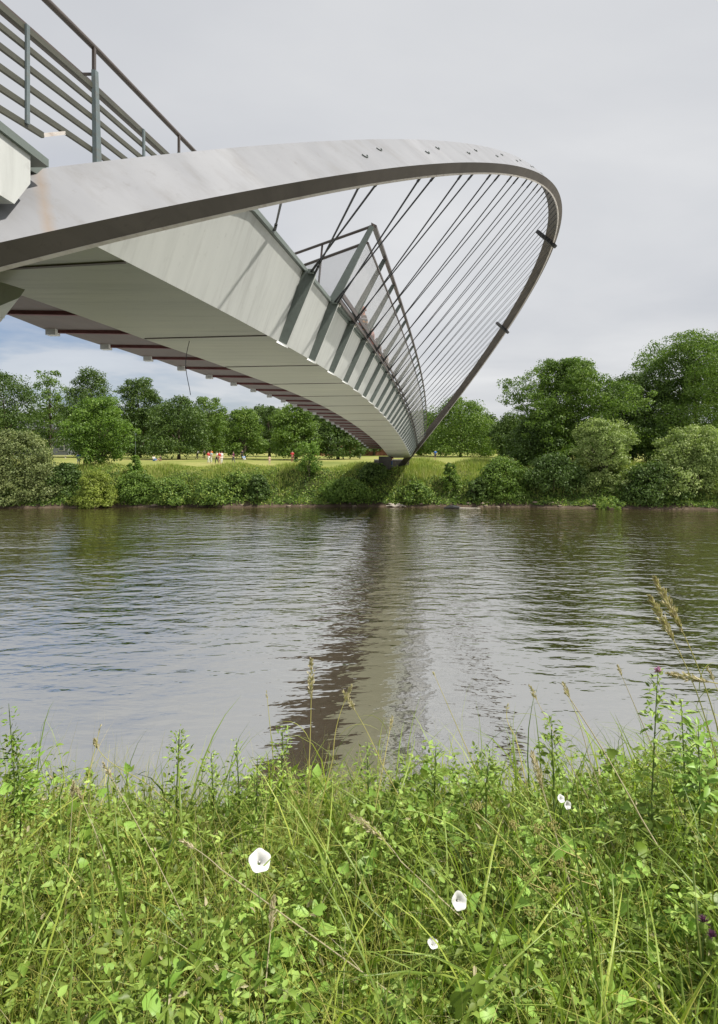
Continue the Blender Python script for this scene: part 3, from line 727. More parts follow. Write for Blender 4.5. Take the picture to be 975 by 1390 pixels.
# left bank
T('willow_bush', 'large rounded grey-green willow bush at the left edge of the bank', 'willow', 22, 124, 583, 72.5, L['willow'], 'dome', None, seed=26, nclump=330, nleaf=75, leaf=.17, rcf=.07, trunk=.09, stems=8, skirt=0, zb_=-6.6, depth=6, lob=.1)
T('ash_tree', 'bright green leafy ash tree standing alone on the left bank top', 'tree', 135, 80, 538, 79, L['ash'], 'oval', None, seed=27, nclump=150, nleaf=85, leaf=.2, rcf=.10, trunk=.2, skirt=.08, lob=.32)
T('riverside_bush', 'dark green bush between the grey willow and the pale bush', 'bush', 88, 56, 628, 73.5, L['dark'], 'dome', None, seed=28, nclump=90, nleaf=60, leaf=.18, trunk=.08, stems=5, skirt=0, depth=3.5, zb_=-6.3)
T('pale_bush', 'bright yellow-green bush at the waterline below the ash tree', 'bush', 129, 62, 640, 71.2, L['paleshrub'], 'dome', None, rand=.9, seed=29, nclump=130, nleaf=55, leaf=.16, rcf=.085, trunk=.07, stems=8, skirt=0, zb_=-6.7, depth=3.2)
T('sapling', 'slim young tree poking up from the bank right of the ash tree', 'tree', 184, 24, 618, 76, L['ash'], 'cone', None, seed=30, nclump=34, nleaf=45, leaf=.17, trunk=.06, skirt=.05)
T('riverside_bush', 'bushy mid green growth beneath the slim sapling', 'bush', 184, 60, 640, 73, L['mid'], 'dome', None, seed=31, nclump=100, nleaf=55, leaf=.17, trunk=.07, stems=6, skirt=0, depth=3, zb_=-6.4)
T('riverside_bush', 'leafy bush low on the bank below the seated pair', 'bush', 232, 52, 650, 72.2, L['bank'], 'dome', None, seed=32, nclump=90, nleaf=55, leaf=.17, trunk=.07, stems=6, skirt=0, depth=3, zb_=-6.5)
T('riverside_bush', 'leafy bush low on the bank below the group in red shirts', 'bush', 288, 60, 652, 72.2, L['bank'], 'dome', None, seed=33, nclump=90, nleaf=55, leaf=.17, trunk=.07, stems=6, skirt=0, depth=3, zb_=-6.5)
T('riverside_bush', 'small blue-green dark bush set into the bank below the person in maroon', 'bush', 351, 30, 645, 73, L['dark'], 'dome', None, seed=34, nclump=60, nleaf=55, leaf=.17, trunk=.07, stems=6, skirt=0, depth=3)
T('sapling', 'light green sapling standing on the bank edge left of the bridge foot', 'tree', 420, 36, 598, 75.5, L['ash'], 'oval', None, seed=35, nclump=60, nleaf=34, leaf=.18, trunk=.06, skirt=.15, lob=.3)
T('riverside_bush', 'dark bush at the water edge left of the bridge pier', 'bush', 470, 70, 652, 73, L['mid'], 'dome', None, seed=36, nclump=100, nleaf=55, leaf=.17, trunk=.07, stems=6, skirt=0, depth=3, zb_=-6.2)
T('riverside_bush', 'upright leafy bush on the bank just right of the arch foot', 'bush', 613, 24, 628, 74, L['mid'], 'tall', None, seed=37, nclump=60, nleaf=50, leaf=.17, trunk=.07, stems=5, skirt=0, depth=2, zb_=-6.2)
T('riverside_bush', 'spreading green bush low on the bank right of the river pier', 'bush', 566, 46, 655, 72.8, L['bank'], 'dome', None, seed=38, nclump=80, nleaf=55, leaf=.17, trunk=.07, stems=6, skirt=0, depth=3, zb_=-6.3)

T('riverside_bush', 'very dark bush in the shade directly below the end of the bridge', 'bush', 506, 46, 630, 75.4, L['dark'], 'dome', None, seed=39, nclump=70, nleaf=55, leaf=.17, trunk=.07, stems=6, skirt=0, depth=2)
T('riverside_bush', 'tall narrow bush on the bank left of the dark blue-green bush', 'bush', 318, 34, 638, 73.4, L['bank'], 'tall', None, seed=40, nclump=60, nleaf=55, leaf=.17, trunk=.07, stems=6, skirt=0, depth=2, zb_=-6.2)
T('riverside_bush', 'dark scrubby bush on the bank between the meadow and the round dark green bush', 'bush', 648, 30, 650, 72.6, L['dark'], 'dome', None, seed=41, nclump=50, nleaf=55, leaf=.17, trunk=.07, stems=6, skirt=0, depth=2, zb_=-6.3)
# herbs and long grass clothing the bank: nobody could count them
def bank_stuff():
    rng = np.random.default_rng(5); c = Cloud()
    n = 52000
    x = rng.uniform(-48, 46, n); d = rng.beta(1.1, 2.8, n) * 7.5 + .3
    w = np.array([waterline(a) + .35 * wob(a * .8, 3.0) for a in x]); y = w + d
    z = np.array([ground_z(a, b) for a, b in zip(x, y)])
    lump = np.clip(.5 + .35 * np.sin(x * 1.3 + np.sin(y * 1.1) * 2) + .3 * np.sin(x * .41 + 1.2) + .25 * np.sin(x * 3.1 + 1), .08, 1.5)
    hgt = (.2 + 1.25 * lump ** 1.5 * rng.uniform(.2, 1, n)) * np.where(d < 1.6, .6, 1) * np.where(d > 4.2, .35, 1)
    P = np.stack([x, y, z + hgt * rng.uniform(.15, 1, n)], 1)
    nr = unit(rng.normal(size=(n, 3)) + np.array([0, -.5, .5])); X, Y, Z = frames(nr, rng)
    s = rng.uniform(.08, .26, n)[:, None]
    V, F = inst(RH[0], RH[1], P, X * s * .7, Y * s, Z * s); c.put(V, F)
    tag(c.build('bank_herbs', L['bank']), 'tangled green herbs covering the far river bank', 'plants', kind='stuff')
    c = Cloud(); n = 90000
    x = rng.uniform(-48, 46, n); d = rng.beta(1.5, 1.9, n) * 17 + 1.7
    w = np.array([waterline(a) for a in x]); y = w + d
    keep = (x > 4) | (d < 9) ; x, y, d = x[keep], y[keep], d[keep]; n = len(x)
    z = np.array([ground_z(a, b) for a, b in zip(x, y)])
    lump = np.clip(.6 + .4 * np.sin(x * .8 + 2 + np.sin(y * .7)), .2, 1)
    hh = rng.uniform(.4, 1.05, n) * lump * np.where(x > 4, 1.2, .9)
    up = unit(np.stack([rng.normal(size=n) * .25, rng.normal(size=n) * .25, np.ones(n)], 1))
    X = unit(np.cross(up, rng.normal(size=(n, 3)))); Zv = np.cross(X, up)
    P = np.stack([x, y, z], 1) + up * (hh / 2)[:, None]
    V, F = inst(RH[0], RH[1], P, X * .075, up * hh[:, None] * .8, Zv * .05); c.put(V, F)
    tag(c.build('meadow_grass', L['meadow']), 'long yellow-green meadow grass along the top of the far bank', 'grass', kind='stuff')
bank_stuff()
def far_wood():
    rng = np.random.default_rng(77); c = Cloud()
    spec = [(px, 556 + 8 * math.sin(px * .05) + rng.uniform(-6, 6), 195) for px in range(-60, 560, 26)]
    spec += [(px, 566 + rng.uniform(-6, 6), 210) for px in range(560, 680, 24)] + [(px, 574 + rng.uniform(-5, 5), 190) for px in range(680, 1060, 30)]
    for px, pt, D in spec:
        D = D + rng.uniform(-12, 12); x = atx(px, D); zg = ground_z(x, D); h = atz(pt, D) - zg
        V, F, _, _ = leaf_cloud(rng, x, D, zg, 64 / 900 * D, h, 'dome', 130, 60, .55, lob=.15); c.put(V, F)
    tag(c.build('distant_wood', L['dark']), 'dark mass of distant woodland behind the field', 'woodland', kind='stuff')
far_wood()

# ------------------------------------------------------------------ foreground plants on the near bank
G = {}
G['leaf'] = leafmat('leaf_', [(0.068, 0.109, 0.014), (0.175, 0.259, 0.033), (0.282, 0.481, 0.088), (0.504, 0.728, 0.176)], .30, .42, 2.2, .35, under=(.13, .20, .075))
G['nettle'] = leafmat('nettle_', [(0.068, 0.102, 0.017), (0.188, 0.252, 0.040), (0.308, 0.455, 0.095), (0.542, 0.686, 0.178)], .28, .5, 2.5, .3)
G['blade'] = leafmat('blade_', [(0.075, 0.114, 0.015), (0.201, 0.252, 0.038), (0.421, 0.433, 0.092), (0.750, 0.640, 0.228)], .30, .42, 1.6, .35)
G['reed'] = leafmat('reed_', [(0.082, 0.134, 0.025), (0.182, 0.270, 0.047), (0.366, 0.473, 0.091), (0.698, 0.732, 0.151)], .42, .38, 1.5, .4)
G['straw'] = leafmat('dry_straw', [(.34, .29, .17), (.46, .40, .25), (.56, .50, .33), (.64, .55, .42)], .25, .7, 4, .2)
G['olive'] = leafmat('pale_green_stem', [(0.288, 0.329, 0.091), (0.404, 0.417, 0.125), (0.548, 0.481, 0.171), (0.635, 0.506, 0.205)], .2, .55, 4, .3)
G['umbel'] = leafmat('yellow_umbel', [(.34, .35, .10), (.46, .44, .15), (.42, .37, .14), (.54, .50, .22)], .2, .6, 6, .2)
G['white'] = simple('white_petal', (.62, .62, .60), .5, .04, 20); G['pink'] = simple('pink_floret', (.42, .20, .33), .6, .2, 30)
G['purple'] = simple('thistle_purple', (.15, .05, .12), .7, .3, 40)

HEART = (np.array([(0, 0, 0), (-.26, -.16, .03), (-.50, .02, .10), (-.44, .36, .09), (-.20, .74, .03), (0, 1.05, -.08), (.20, .74, .03), (.44, .36, .09), (.50, .02, .10), (.26, -.16, .03), (0, .36, -.02), (0, .74, -.02)]),
         [np.array([(0, 10, 3, 2), (10, 11, 4, 3), (0, 8, 7, 10), (10, 7, 6, 11)]), np.array([(0, 2, 1), (0, 9, 8), (11, 5, 4), (11, 6, 5)])])
LANCE = (np.array([(0, 0, 0), (-.16, .22, .05), (-.19, .5, .05), (-.11, .8, .0), (0, 1.1, -.14), (.11, .8, .0), (.19, .5, .05), (.16, .22, .05), (0, .22, -.01), (0, .5, .0), (0, .8, -.05)]),
         [np.array([(8, 9, 2, 1), (9, 10, 3, 2), (8, 7, 6, 9), (9, 6, 5, 10)]), np.array([(0, 8, 1), (0, 7, 8), (10, 4, 3), (10, 5, 4)])])
def put_t(c, T, P, X, Y, Z):
    V, _ = inst(T[0], T[1][0], P, X, Y, Z)
    k = len(T[0]); n = len(P)
    c.V.append(V)
    for f in T[1]:
        c.F.append((f[None] + (np.arange(n) * k)[:, None, None]).reshape(-1, f.shape[1]) + c.n)
    c.n += len(V)
def gz(x, y): return np.array([ground_z(a, b) for a, b in zip(np.atleast_1d(x), np.atleast_1d(y))])
def vegh(x, y):
    return (.44 + .07 * np.sin(x * 3.1 + y * 2.2) + .075 * np.sin(x * 8.3 - y * 5.1 + 1) + .06 * np.sin(x * 15 + 3 * np.sin(y * 6)) * np.sin(y * 13 + 2 * np.sin(x * 5)) + .07 * np.exp(-((x + 1.75) / .28) ** 2) + .20 * np.clip(x - .8, 0, 1.2))
def scatter_xy(rng, n, ymin=1.0, ymax=4.4, wide=.62, pad=.35):
    y = ymin + (ymax - ymin) * rng.uniform(0, 1, n) ** .85
    x = rng.uniform(-1, 1, n) * (wide * y + pad)
    far = rng.uniform(0, 1, n) < .27      # thinner growth further along the bank
    x = np.where(far, rng.uniform(-6.5, 6.5, n), x); y = np.where(far, rng.uniform(-1.5, 6.5, n), y)
    near = (np.abs(x) < .45) & (y < .9); y = np.where(near, y + 2.6, y)
    return x, y
def leaf_layer(name, label, T, mat, n, size, rng, tilt=.55, hb=.5, mask=None):
    x, y = scatter_xy(rng, n)
    if mask is not None:
        k = rng.uniform(0, 1, n) < mask(x, y); x, y = x[k], y[k]; n = len(x)
    z = gz(x, y) + vegh(x, y) * (1 - (1 - rng.uniform(0, 1, n) ** hb)) * rng.uniform(.75, 1.06, n)
    nr = unit(np.stack([rng.normal(size=n) * tilt, rng.normal(size=n) * tilt - .25, np.ones(n)], 1))
    X, Y, Z = frames(nr, rng); s = (size * rng.uniform(.5, 1.35, n))[:, None]
    fold = rng.uniform(.4, 2.2, n)[:, None]
    c = Cloud(); put_t(c, T, np.stack([x, y, z], 1), X * s * rng.uniform(.8, 1.15, n)[:, None], Y * s, Z * s * fold)
    return tag(c.build(name, mat, smooth=True), label, 'undergrowth', kind='stuff')
def patch(fx, fy, ph, lo): return lambda x, y: np.clip(lo + .5 * np.sin(x * fx + ph + np.sin(y * fy)) + .3 * np.sin(x * fx * 2.3 - y * 3 + ph), .08, 1)
rng = np.random.default_rng(21)
leaf_layer('bindweed_leaves', 'heart-shaped green bindweed leaves matted over the near bank', HEART, G['leaf'], 17500, .040, rng, .75, .6, patch(2.0, 2.0, 1.0, .55))
leaf_layer('herb_leaves', 'small pointed herb leaves filling the near bank', LANCE, G['nettle'], 42000, .032, rng, .95, .6, patch(2.6, 1.7, 4.0, .65))
leaf_layer('broad_leaves', 'larger pale green leaves low on the near bank', HEART, G['leaf'], 420, .048, rng, .45, .3)

def ribbons(c, base, dirv, length, width, bend, rng, seg=7, fold=.25, side=None):
    """curved tapering blades; base (n,3), dirv initial direction, bend = how far the tip leans over"""
    n = len(base); d = unit(dirv)
    hd = unit(np.stack([rng.normal(size=n), rng.normal(size=n), np.zeros(n)], 1)) if side is None else unit(side)
    W = unit(np.cross(d, hd)); t = np.linspace(0, 1, seg + 1)
    pts = []; p = base.copy(); cur = d.copy()
    V = []
    for i, q in enumerate(t):
        wd = (width * np.clip(1.0 - q ** 2.2, 0.03, 1) * min(1, .45 + q * 2.5))[:, None]
        up = unit(np.cross(W, cur))
        V += [p - W * wd * .5 + up * wd * fold, p.copy(), p + W * wd * .5 + up * wd * fold]
        cur = unit(cur + (hd * .9 - np.array([0, 0, 1.0])) * (bend / seg)[:, None] * (0.5 + q * 1.6))
        p = p + cur * (length / seg)[:, None]
    V = np.stack(V, 1)      # n, (seg+1)*3, 3
    k = (seg + 1) * 3; f = []
    for i in range(seg):
        a = i * 3; f += [(a, a + 1, a + 4, a + 3), (a + 1, a + 2, a + 5, a + 4)]
    f = np.array(f); FF = (f[None] + (np.arange(n) * k)[:, None, None]).reshape(-1, 4)
    c.put(V.reshape(-1, 3), FF)
def blades(name, label, mat, n, lmin, lmax, wmin, wmax, rng, mask=None, bendr=(.15, 1.6), cat='grass', h0=.3, tuft=5, side=None):
    m = n // tuft; x, y = scatter_xy(rng, m)
    if mask is not None:
        k = rng.uniform(0, 1, m) < mask(x, y); x, y = x[k], y[k]
    x = np.repeat(x, tuft) + rng.normal(size=len(x) * tuft) * .02; y = np.repeat(y, tuft) + rng.normal(size=len(y) * tuft) * .02; n = len(x)
    z = gz(x, y) + vegh(x, y) * rng.uniform(0, h0, n)
    d = np.stack([rng.normal(size=n) * .32, rng.normal(size=n) * .32, np.ones(n)], 1)
    c = Cloud(); sd = None
    if side is not None: sd = np.stack([rng.normal(size=n) * .7 + side[0], rng.normal(size=n) * .7 + side[1], np.zeros(n)], 1)
    ribbons(c, np.stack([x, y, z], 1), d, rng.uniform(lmin, lmax, n), rng.uniform(wmin, wmax, n), rng.uniform(*bendr, n), rng, side=sd)
    return tag(c.build(name, mat, smooth=True), label, cat, kind='stuff')
blades('grass_blades', 'fine green grass blades growing through the near bank undergrowth', G['blade'], 31000, .22, .62, .002, .0048, rng, None, (.15, 2.2))
blades('broad_grass', 'broad arching grass blades, thickest on the right of the near bank', G['reed'], 8500, .35, .85, .006, .013, rng, lambda x, y: np.clip(.38 + .6 * (x > .35) * np.clip(x, 0, 1), 0, 1), (.5, 1.9), tuft=4)
blades('dry_grass', 'dry straw-coloured stems and blades caught in the undergrowth', G['straw'], 2000, .2, .6, .0010, .0026, rng, None, (.05, .9), h0=.5, tuft=2)

leaf_layer('dead_leaves', 'withered tan leaves caught in the near bank growth', LANCE, G['straw'], 2600, .026, rng, 1.0, .6)
blades('pale_grass_stalks', 'pale yellow-green grass stalks leaning through the near bank growth', G['olive'], 2200, .3, .7, .0012, .0026, rng, None, (.05, .8), h0=.4, tuft=2)
def lobed_stems():
    """many low leafy side shoots, too many to count"""
    rng = np.random.default_rng(8); c = Cloud(); n = 1500
    x, y = scatter_xy(rng, n); z = gz(x, y) + vegh(x, y) * .45; h = vegh(x, y) * .5 + rng.uniform(.0, .10, n)
    for i in range(n):
        m = 26; q = rng.uniform(.1, 1, m); a = rng.uniform(0, 6.28, m); rr = .045 * (1.15 - q)
        P = np.stack([x[i] + np.cos(a) * rr * rng.uniform(.3, 1, m), y[i] + np.sin(a) * rr * rng.uniform(.3, 1, m), z[i] + h[i] * q], 1)
        out = np.stack([np.cos(a), np.sin(a), .5 + q], 1); nr = unit(rng.normal(size=(m, 3)) * .5 + np.array([0, 0, 1.]))
        X, Y, Z = frames(nr, rng, out); s = rng.uniform(.014, .032, m)[:, None]
        put_t(c, LANCE, P, X * s * 1.4, Y * s, Z * s)
    tag(c.build('leafy_shoots', G['nettle'], smooth=True), 'short leafy shoots rising through the near bank growth', 'undergrowth', kind='stuff')
lobed_stems()

def P3(px, py, D): return np.array([atx(px, D), D, atz(py, D)])
def arc(p0, p1, sag, n=10, out=(0, 0, 1)):
    o = np.array(out, float); return [p0 * (1 - t) + p1 * t + o * sag * math.sin(math.pi * t) for t in np.linspace(0, 1, n)]
def grass_stem(label, base, tip, head=.12, sag=.03, D=2.6, mat='olive', dense=1.0, group='tall grass stems with seed heads', leaves=1, seed=0, r=.0016, side=(1, 0, 0)):
    rng = np.random.default_rng(400 + seed)
    b = P3(base[0], base[1], D); t = P3(tip[0], tip[1], D + .08)
    gzb = ground_z(b[0], b[1]) + .05; dn = unit(b - t); low = b + dn * max(0, (b[2] - gzb) / max(.3, -dn[2]))
    root = empty('seeding_grass', tuple(low)); tag(root, label, 'grass', group)
    pts = [low - low] + [p - low for p in arc(b, t, sag, 10, side)]
    mb = MB(); mb.tube(pts, [r * 1.5] + [r * (1.2 - .7 * k / 10) for k in range(10)], 5); mb.build('stalk', G[mat], root)
    c = Cloud(); n = int(130 * dense * head / .12); P = np.array(pts[1:]); L = np.linalg.norm(P[-1] - P[0])
    q = 1 - rng.uniform(0, 1, n) * head / L; idx = q * (len(P) - 1); i0 = np.clip(idx.astype(int), 0, len(P) - 2); fr = (idx - i0)[:, None]
    C = P[i0] * (1 - fr) + P[i0 + 1] * fr; ax = unit(P[i0 + 1] - P[i0])
    rad = rng.normal(size=(n, 3)); rad = unit(rad - ax * (rad * ax).sum(1, keepdims=True))
    prof = np.sin(np.pi * np.clip((1 - q) * L / head * .85 + .08, 0, 1)) * (.6 + .4 * np.sin(q * 60) ** 2)
    C = C + rad * (.017 * prof * rng.uniform(.2, 1, n) * (head / .12) ** .5)[:, None]
    Y = unit(ax + rad * .55); Z = unit(np.cross(Y, rng.normal(size=(n, 3)))); X = np.cross(Y, Z)
    s = rng.uniform(.007, .012, n)[:, None] * (1.5 if head > .14 else 1.15)
    V, F = inst(RH[0], RH[1], C, X * s * .45, Y * s, Z * s); c.put(V, F); c.build('seed_head', G['straw'], root)
    for k in range(leaves):
        c = Cloud(); q = rng.uniform(.1, .4); bp = (P[0] * (1 - q) + P[-1] * q)[None]
        sd = np.array([[rng.choice([-1, 1]) * 1.0, rng.normal() * .4, 0]])
        ribbons(c, bp, unit((P[-1] - P[0])[None]) + sd * .35, np.array([rng.uniform(.12, .24)]), np.array([.006]), np.array([1.6]), rng, side=sd)
        c.build('leaf', G['blade'], root, smooth=True)
    return root
GS = grass_stem
GS('tall upright grass stem with green seed head standing against the dark water reflection, tallest left of centre', (420, 1030), (422, 893), .16, .004, 2.7, seed=1)
GS('grass stem with drooping oat-like head beside the tallest stem over the dark reflection', (452, 1030), (478, 930), .07, -.02, 2.7, seed=2)
GS('grass stem crossing it and leaning left over the dark reflection', (520, 1040), (466, 938), .09, .01, 2.75, seed=3)
GS('slim grass stem with small hooked tip right of the dark reflection', (524, 1020), (533, 972), .06, .0, 2.8, seed=4)
GS('thin pale grass stem at left centre rising over the grey water', (371, 1030), (362, 938), .03, .0, 2.8, leaves=0, seed=5, dense=.4)
GS('bare thin stem left of the leafy mugwort, standing over the water', (121, 1050), (137, 984), .03, .0, 2.8, leaves=0, seed=6, dense=.3)
GS('long stem bending over with brown seed head near the left edge of the water', (195, 1060), (128, 1002), .07, -.05, 2.8, seed=7)
GS('long diagonal straw stem crossing the leaves on the left, head at upper end', (270, 1290), (140, 1035), .05, .01, 2.0, 'straw', seed=8, leaves=0)
GS('straight pale stem with tufted pink-brown head at left, over the bindweed leaves', (88, 1260), (100, 1060), .05, .0, 2.1, 'straw', seed=9, leaves=0, dense=1.6)
GS('second pale stem with tufted head leaning beside the straight one at left', (185, 1280), (104, 1068), .045, .006, 2.1, 'straw', seed=10, leaves=0, dense=1.5)
GS('tallest pale seed head in the picture, leaning left at the right edge', (985, 1030), (888, 783), .20, .03, 2.3, 'olive', seed=11, dense=1.6, r=.0022)
GS('second tall pale seed head just left of and below the tallest one', (975, 1040), (881, 808), .16, .03, 2.25, 'olive', seed=12, dense=1.5, r=.002)
GS('grass stem with dark drooping tip at right, over the rippled water', (880, 1000), (838, 903), .04, .0, 2.6, 'straw', seed=13, leaves=0)
GS('reddish grass stem bent left at right centre, below the cable reflection', (800, 1030), (764, 926), .06, .01, 2.6, 'straw', seed=14)
GS('short dry grass stem with pale head at right centre', (760, 1010), (718, 930), .06, .0, 2.6, 'straw', seed=15)
GS('dense spiky yellow-green seed head lying almost flat at the right edge', (985, 930), (905, 914), .12, .0, 2.1, 'olive', seed=16, dense=2.2, leaves=0)
GS('straw plume standing in the leaves between the dry umbel plant and the white flower pair', (745, 1100), (722, 1020), .11, .0, 2.2, 'straw', seed=17, dense=1.8)
GS('drooping straw plume in the middle of the green growth below the dark reflection', (545, 1170), (475, 1105), .12, .02, 2.1, 'straw', seed=18, dense=1.4)
GS('pale wispy stem right of centre leaning out over the grey water', (640, 1030), (588, 912), .02, .0, 2.9, leaves=0, seed=19, dense=.3)
GS('wispy stem with bent tip beneath the cable reflection', (700, 1000), (690, 955), .03, -.02, 2.8, leaves=0, seed=20, dense=.4)
GS('pinkish dry seed head lying over the leaves left of the large white flower', (300, 1180), (245, 1140), .05, .01, 2.0, 'straw', seed=21, dense=1.5, leaves=0)
GS('straw seed head low at the bottom left of the large white flower', (365, 1290), (372, 1215), .08, .0, 1.8, 'straw', seed=22, dense=1.4, leaves=0)
GS('long dry stem rising through the broad grass blades at the right', (870, 1110), (765, 935), .03, .01, 2.3, 'straw', seed=23, leaves=0, dense=.6, r=.0024)
GS('dry stem with flat brown head leaning out from the right edge', (985, 960), (960, 905), .05, .0, 2.3, 'straw', seed=24, leaves=0)

def leafy_plant(name, label, cat, base, top, D, n=120, size=.022, spread=.05, mat='nettle', group=None, seed=0, flower=None, sag=0.0):
    rng = np.random.default_rng(700 + seed)
    b = P3(base[0], base[1], D); t = P3(top[0], top[1], D); gb = np.array([b[0], b[1], ground_z(b[0], b[1]) - .02])
    root = empty(name, tuple(gb)); tag(root, label, cat, group)
    P = [gb * 0, b - gb] + [q - gb for q in arc(b, t, sag, 6, (1, 0, 0))[1:]]
    mb = MB(); mb.tube(P, [.004, .0035, .003, .0028, .0024, .002, .001], 6)
    for k in range(5):
        q = rng.uniform(.25, .75); s0 = (P[1] * (1 - q) + P[-1] * q); a = rng.uniform(0, 6.28)
        mb.tube([s0, s0 + np.array([math.cos(a), math.sin(a), 1.1]) * spread * .6], .0012, 4)
    mb.build('stem', M['stem'], root)
    q = rng.uniform(-.25, 1, n) ; q = np.clip(q, -.2, 1); base_ = (P[1] * (1 - q)[:, None] + P[-1] * q[:, None])
    a = rng.uniform(0, 6.28, n); rr = spread * np.clip(1.15 - np.abs(q - .35) * 1.1, .25, 1) * rng.uniform(.1, 1, n)
    C = base_ + np.stack([np.cos(a) * rr, np.sin(a) * rr, rr * .5], 1)
    outd = np.stack([np.cos(a), np.sin(a), .4 + q * .8], 1); nr = unit(rng.normal(size=(n, 3)) * .45 + np.array([0, -.2, 1.]))
    X, Y, Z = frames(nr, rng, outd); s = (size * rng.uniform(.6, 1.3, n) * np.clip(1.2 - q * .5, .5, 1.2))[:, None]
    c = Cloud(); put_t(c, LANCE, C, X * s, Y * s, Z * s); c.build('foliage', G[mat], root, smooth=True)
    if flower:
        mb = MB(); m = 14
        for k in range(m):
            v = unit(rng.normal(size=3) + np.array([0, 0, .6])); cc = P[-1] + v * .008 + np.array([0, 0, .006]); mb.tube([P[-1], cc, cc + v * .007], [.0006, .0035, .001], 5)
        mb.build('flower', G[flower], root)
    return root
LP = leafy_plant
GM = 'leafy upright plants along the top of the near growth'
LP('mugwort', 'tallest leafy mugwort shoot left of centre, topped by a pale bud cluster', 'plant', (240, 1075), (244, 990), 2.8, 170, .024, .055, group=GM, seed=1)
LP('mugwort', 'short leafy mugwort shoot between the tallest one and its narrow neighbour', 'plant', (290, 1085), (287, 1022), 2.75, 130, .022, .05, group=GM, seed=2)
LP('mugwort', 'narrow leafy shoot standing right of the two left mugwort plants', 'plant', (325, 1080), (321, 1008), 2.75, 120, .02, .04, group=GM, seed=3)
LP('mugwort', 'leafy shoot with bushy top beside the left edge of the dark reflection', 'plant', (382, 1070), (384, 985), 2.75, 170, .022, .05, group=GM, seed=4)
LP('climbing_bindweed', 'thin climbing shoot with small leaves at the extreme left edge', 'plant', (20, 1060), (12, 955), 2.6, 70, .026, .045, 'leaf', group=GM, seed=5)
LP('leafy_herb', 'dense leafy clump low at the left edge over the water', 'plant', (28, 1090), (22, 1005), 2.6, 200, .028, .08, 'leaf', group=GM, seed=6)
LP('leafy_herb', 'dark pointed-leaf plant at right centre in front of the cable reflection', 'plant', (752, 1060), (748, 975), 2.6, 150, .032, .06, group=GM, seed=7)
LP('willowherb', 'upright leafy willowherb with tiny pink flower near the right edge', 'plant', (885, 1080), (893, 912), 2.45, 190, .036, .05, group=GM, seed=8, flower='pink')
LP('leafy_herb', 'reddish-stemmed leafy plant right of the willowherb', 'plant', (950, 1080), (948, 985), 2.4, 130, .045, .07, 'leaf', group=GM, seed=9)
LP('leafy_herb', 'small leafy shoot right of the dark reflection', 'plant', (590, 1070), (592, 1012), 2.75, 120, .02, .05, group=GM, seed=10)
LP('leafy_herb', 'low leafy tuft left of the cable reflection', 'plant', (660, 1070), (665, 1018), 2.75, 130, .022, .06, group=GM, seed=11)
LP('leafy_herb', 'tuft of small leaves over the middle of the dark reflection', 'plant', (500, 1060), (498, 1012), 2.75, 120, .018, .05, group=GM, seed=12)
LP('leafy_herb', 'low leafy tuft between the leafy shoot and the tallest centre grass stem', 'plant', (348, 1090), (350, 1030), 2.7, 130, .022, .05, group=GM, seed=13)
LP('leafy_herb', 'leafy shoot at far right behind the flat seed head', 'plant', (930, 1060), (925, 955), 2.5, 150, .034, .06, group=GM, seed=14)

def bindweed_flower(label, px, py, D, size, tilt=(0, -.6, .8), group='white trumpet flowers in the near growth', seed=0):
    c = P3(px, py, D); ax = unit(np.array(tilt, float)); a = unit(np.cross(ax, [1, .2, .1])); b = np.cross(ax, a)
    root = empty('bindweed_flower', tuple(c)); tag(root, label, 'flower', group); r = size * .49
    n = 30; secs = []
    for rr, h in ((.07, -1.3), (.12, -.85), (.25, -.45), (.52, -.16), (.86, -.01), (1.0, -.03)):
        secs.append([r * (rr * (1 + (.06 * math.cos(5 * 2 * math.pi * k / n) if rr > .4 else 0)) * (math.cos(2 * math.pi * k / n) * a + math.sin(2 * math.pi * k / n) * b)
                          + (h + (.05 * math.cos(10 * math.pi * k / n + 1) if rr > .4 else 0)) * ax) for k in range(n)])
    mb = MB(); mb.loft(secs, cap=False); mb.build('petals', G['white'], root, smooth=True)
    mb = MB(); mb.tube([ax * -r * 1.7, ax * -r * 1.25, ax * -r * .85], [r * .05, r * .2, r * .16], 8); mb.build('sepals', M['stem'], root)
    mb = MB(); gzv = ground_z(c[0], c[1]) - c[2]
    mb.tube([ax * -r * 1.65, ax * -r * 2.6 + np.array([0, .02, -.05]), np.array([.02, .06, gzv * .6]), np.array([.03, .05, gzv])], .0016, 5); mb.build('stalk', M['stem'], root)
    mb = MB(); mb.tube([ax * -r * .6, ax * -r * .25], [r * .04, r * .05], 6); mb.build('stamen', G['white'], root)
bindweed_flower('largest white bindweed flower, left of centre low in the foreground', 353, 1168, 1.85, .062, (.22, -.62, .75), seed=1)
bindweed_flower('white bindweed flower right of centre near the bottom, facing down towards the camera', 624, 1223, 1.85, .048, (.35, -.80, .45), seed=2)
bindweed_flower('small white bindweed flower low at the bottom, half closed', 588, 1280, 1.8, .03, (.2, -.4, .7), seed=3)
bindweed_flower('upper of two tiny white flowers among the broad grass on the right', 762, 1084, 2.15, .026, (.3, -.7, .6), seed=4)
bindweed_flower('lower of two tiny white flowers among the broad grass on the right', 771, 1093, 2.12, .026, (.3, -.8, .3), seed=5)

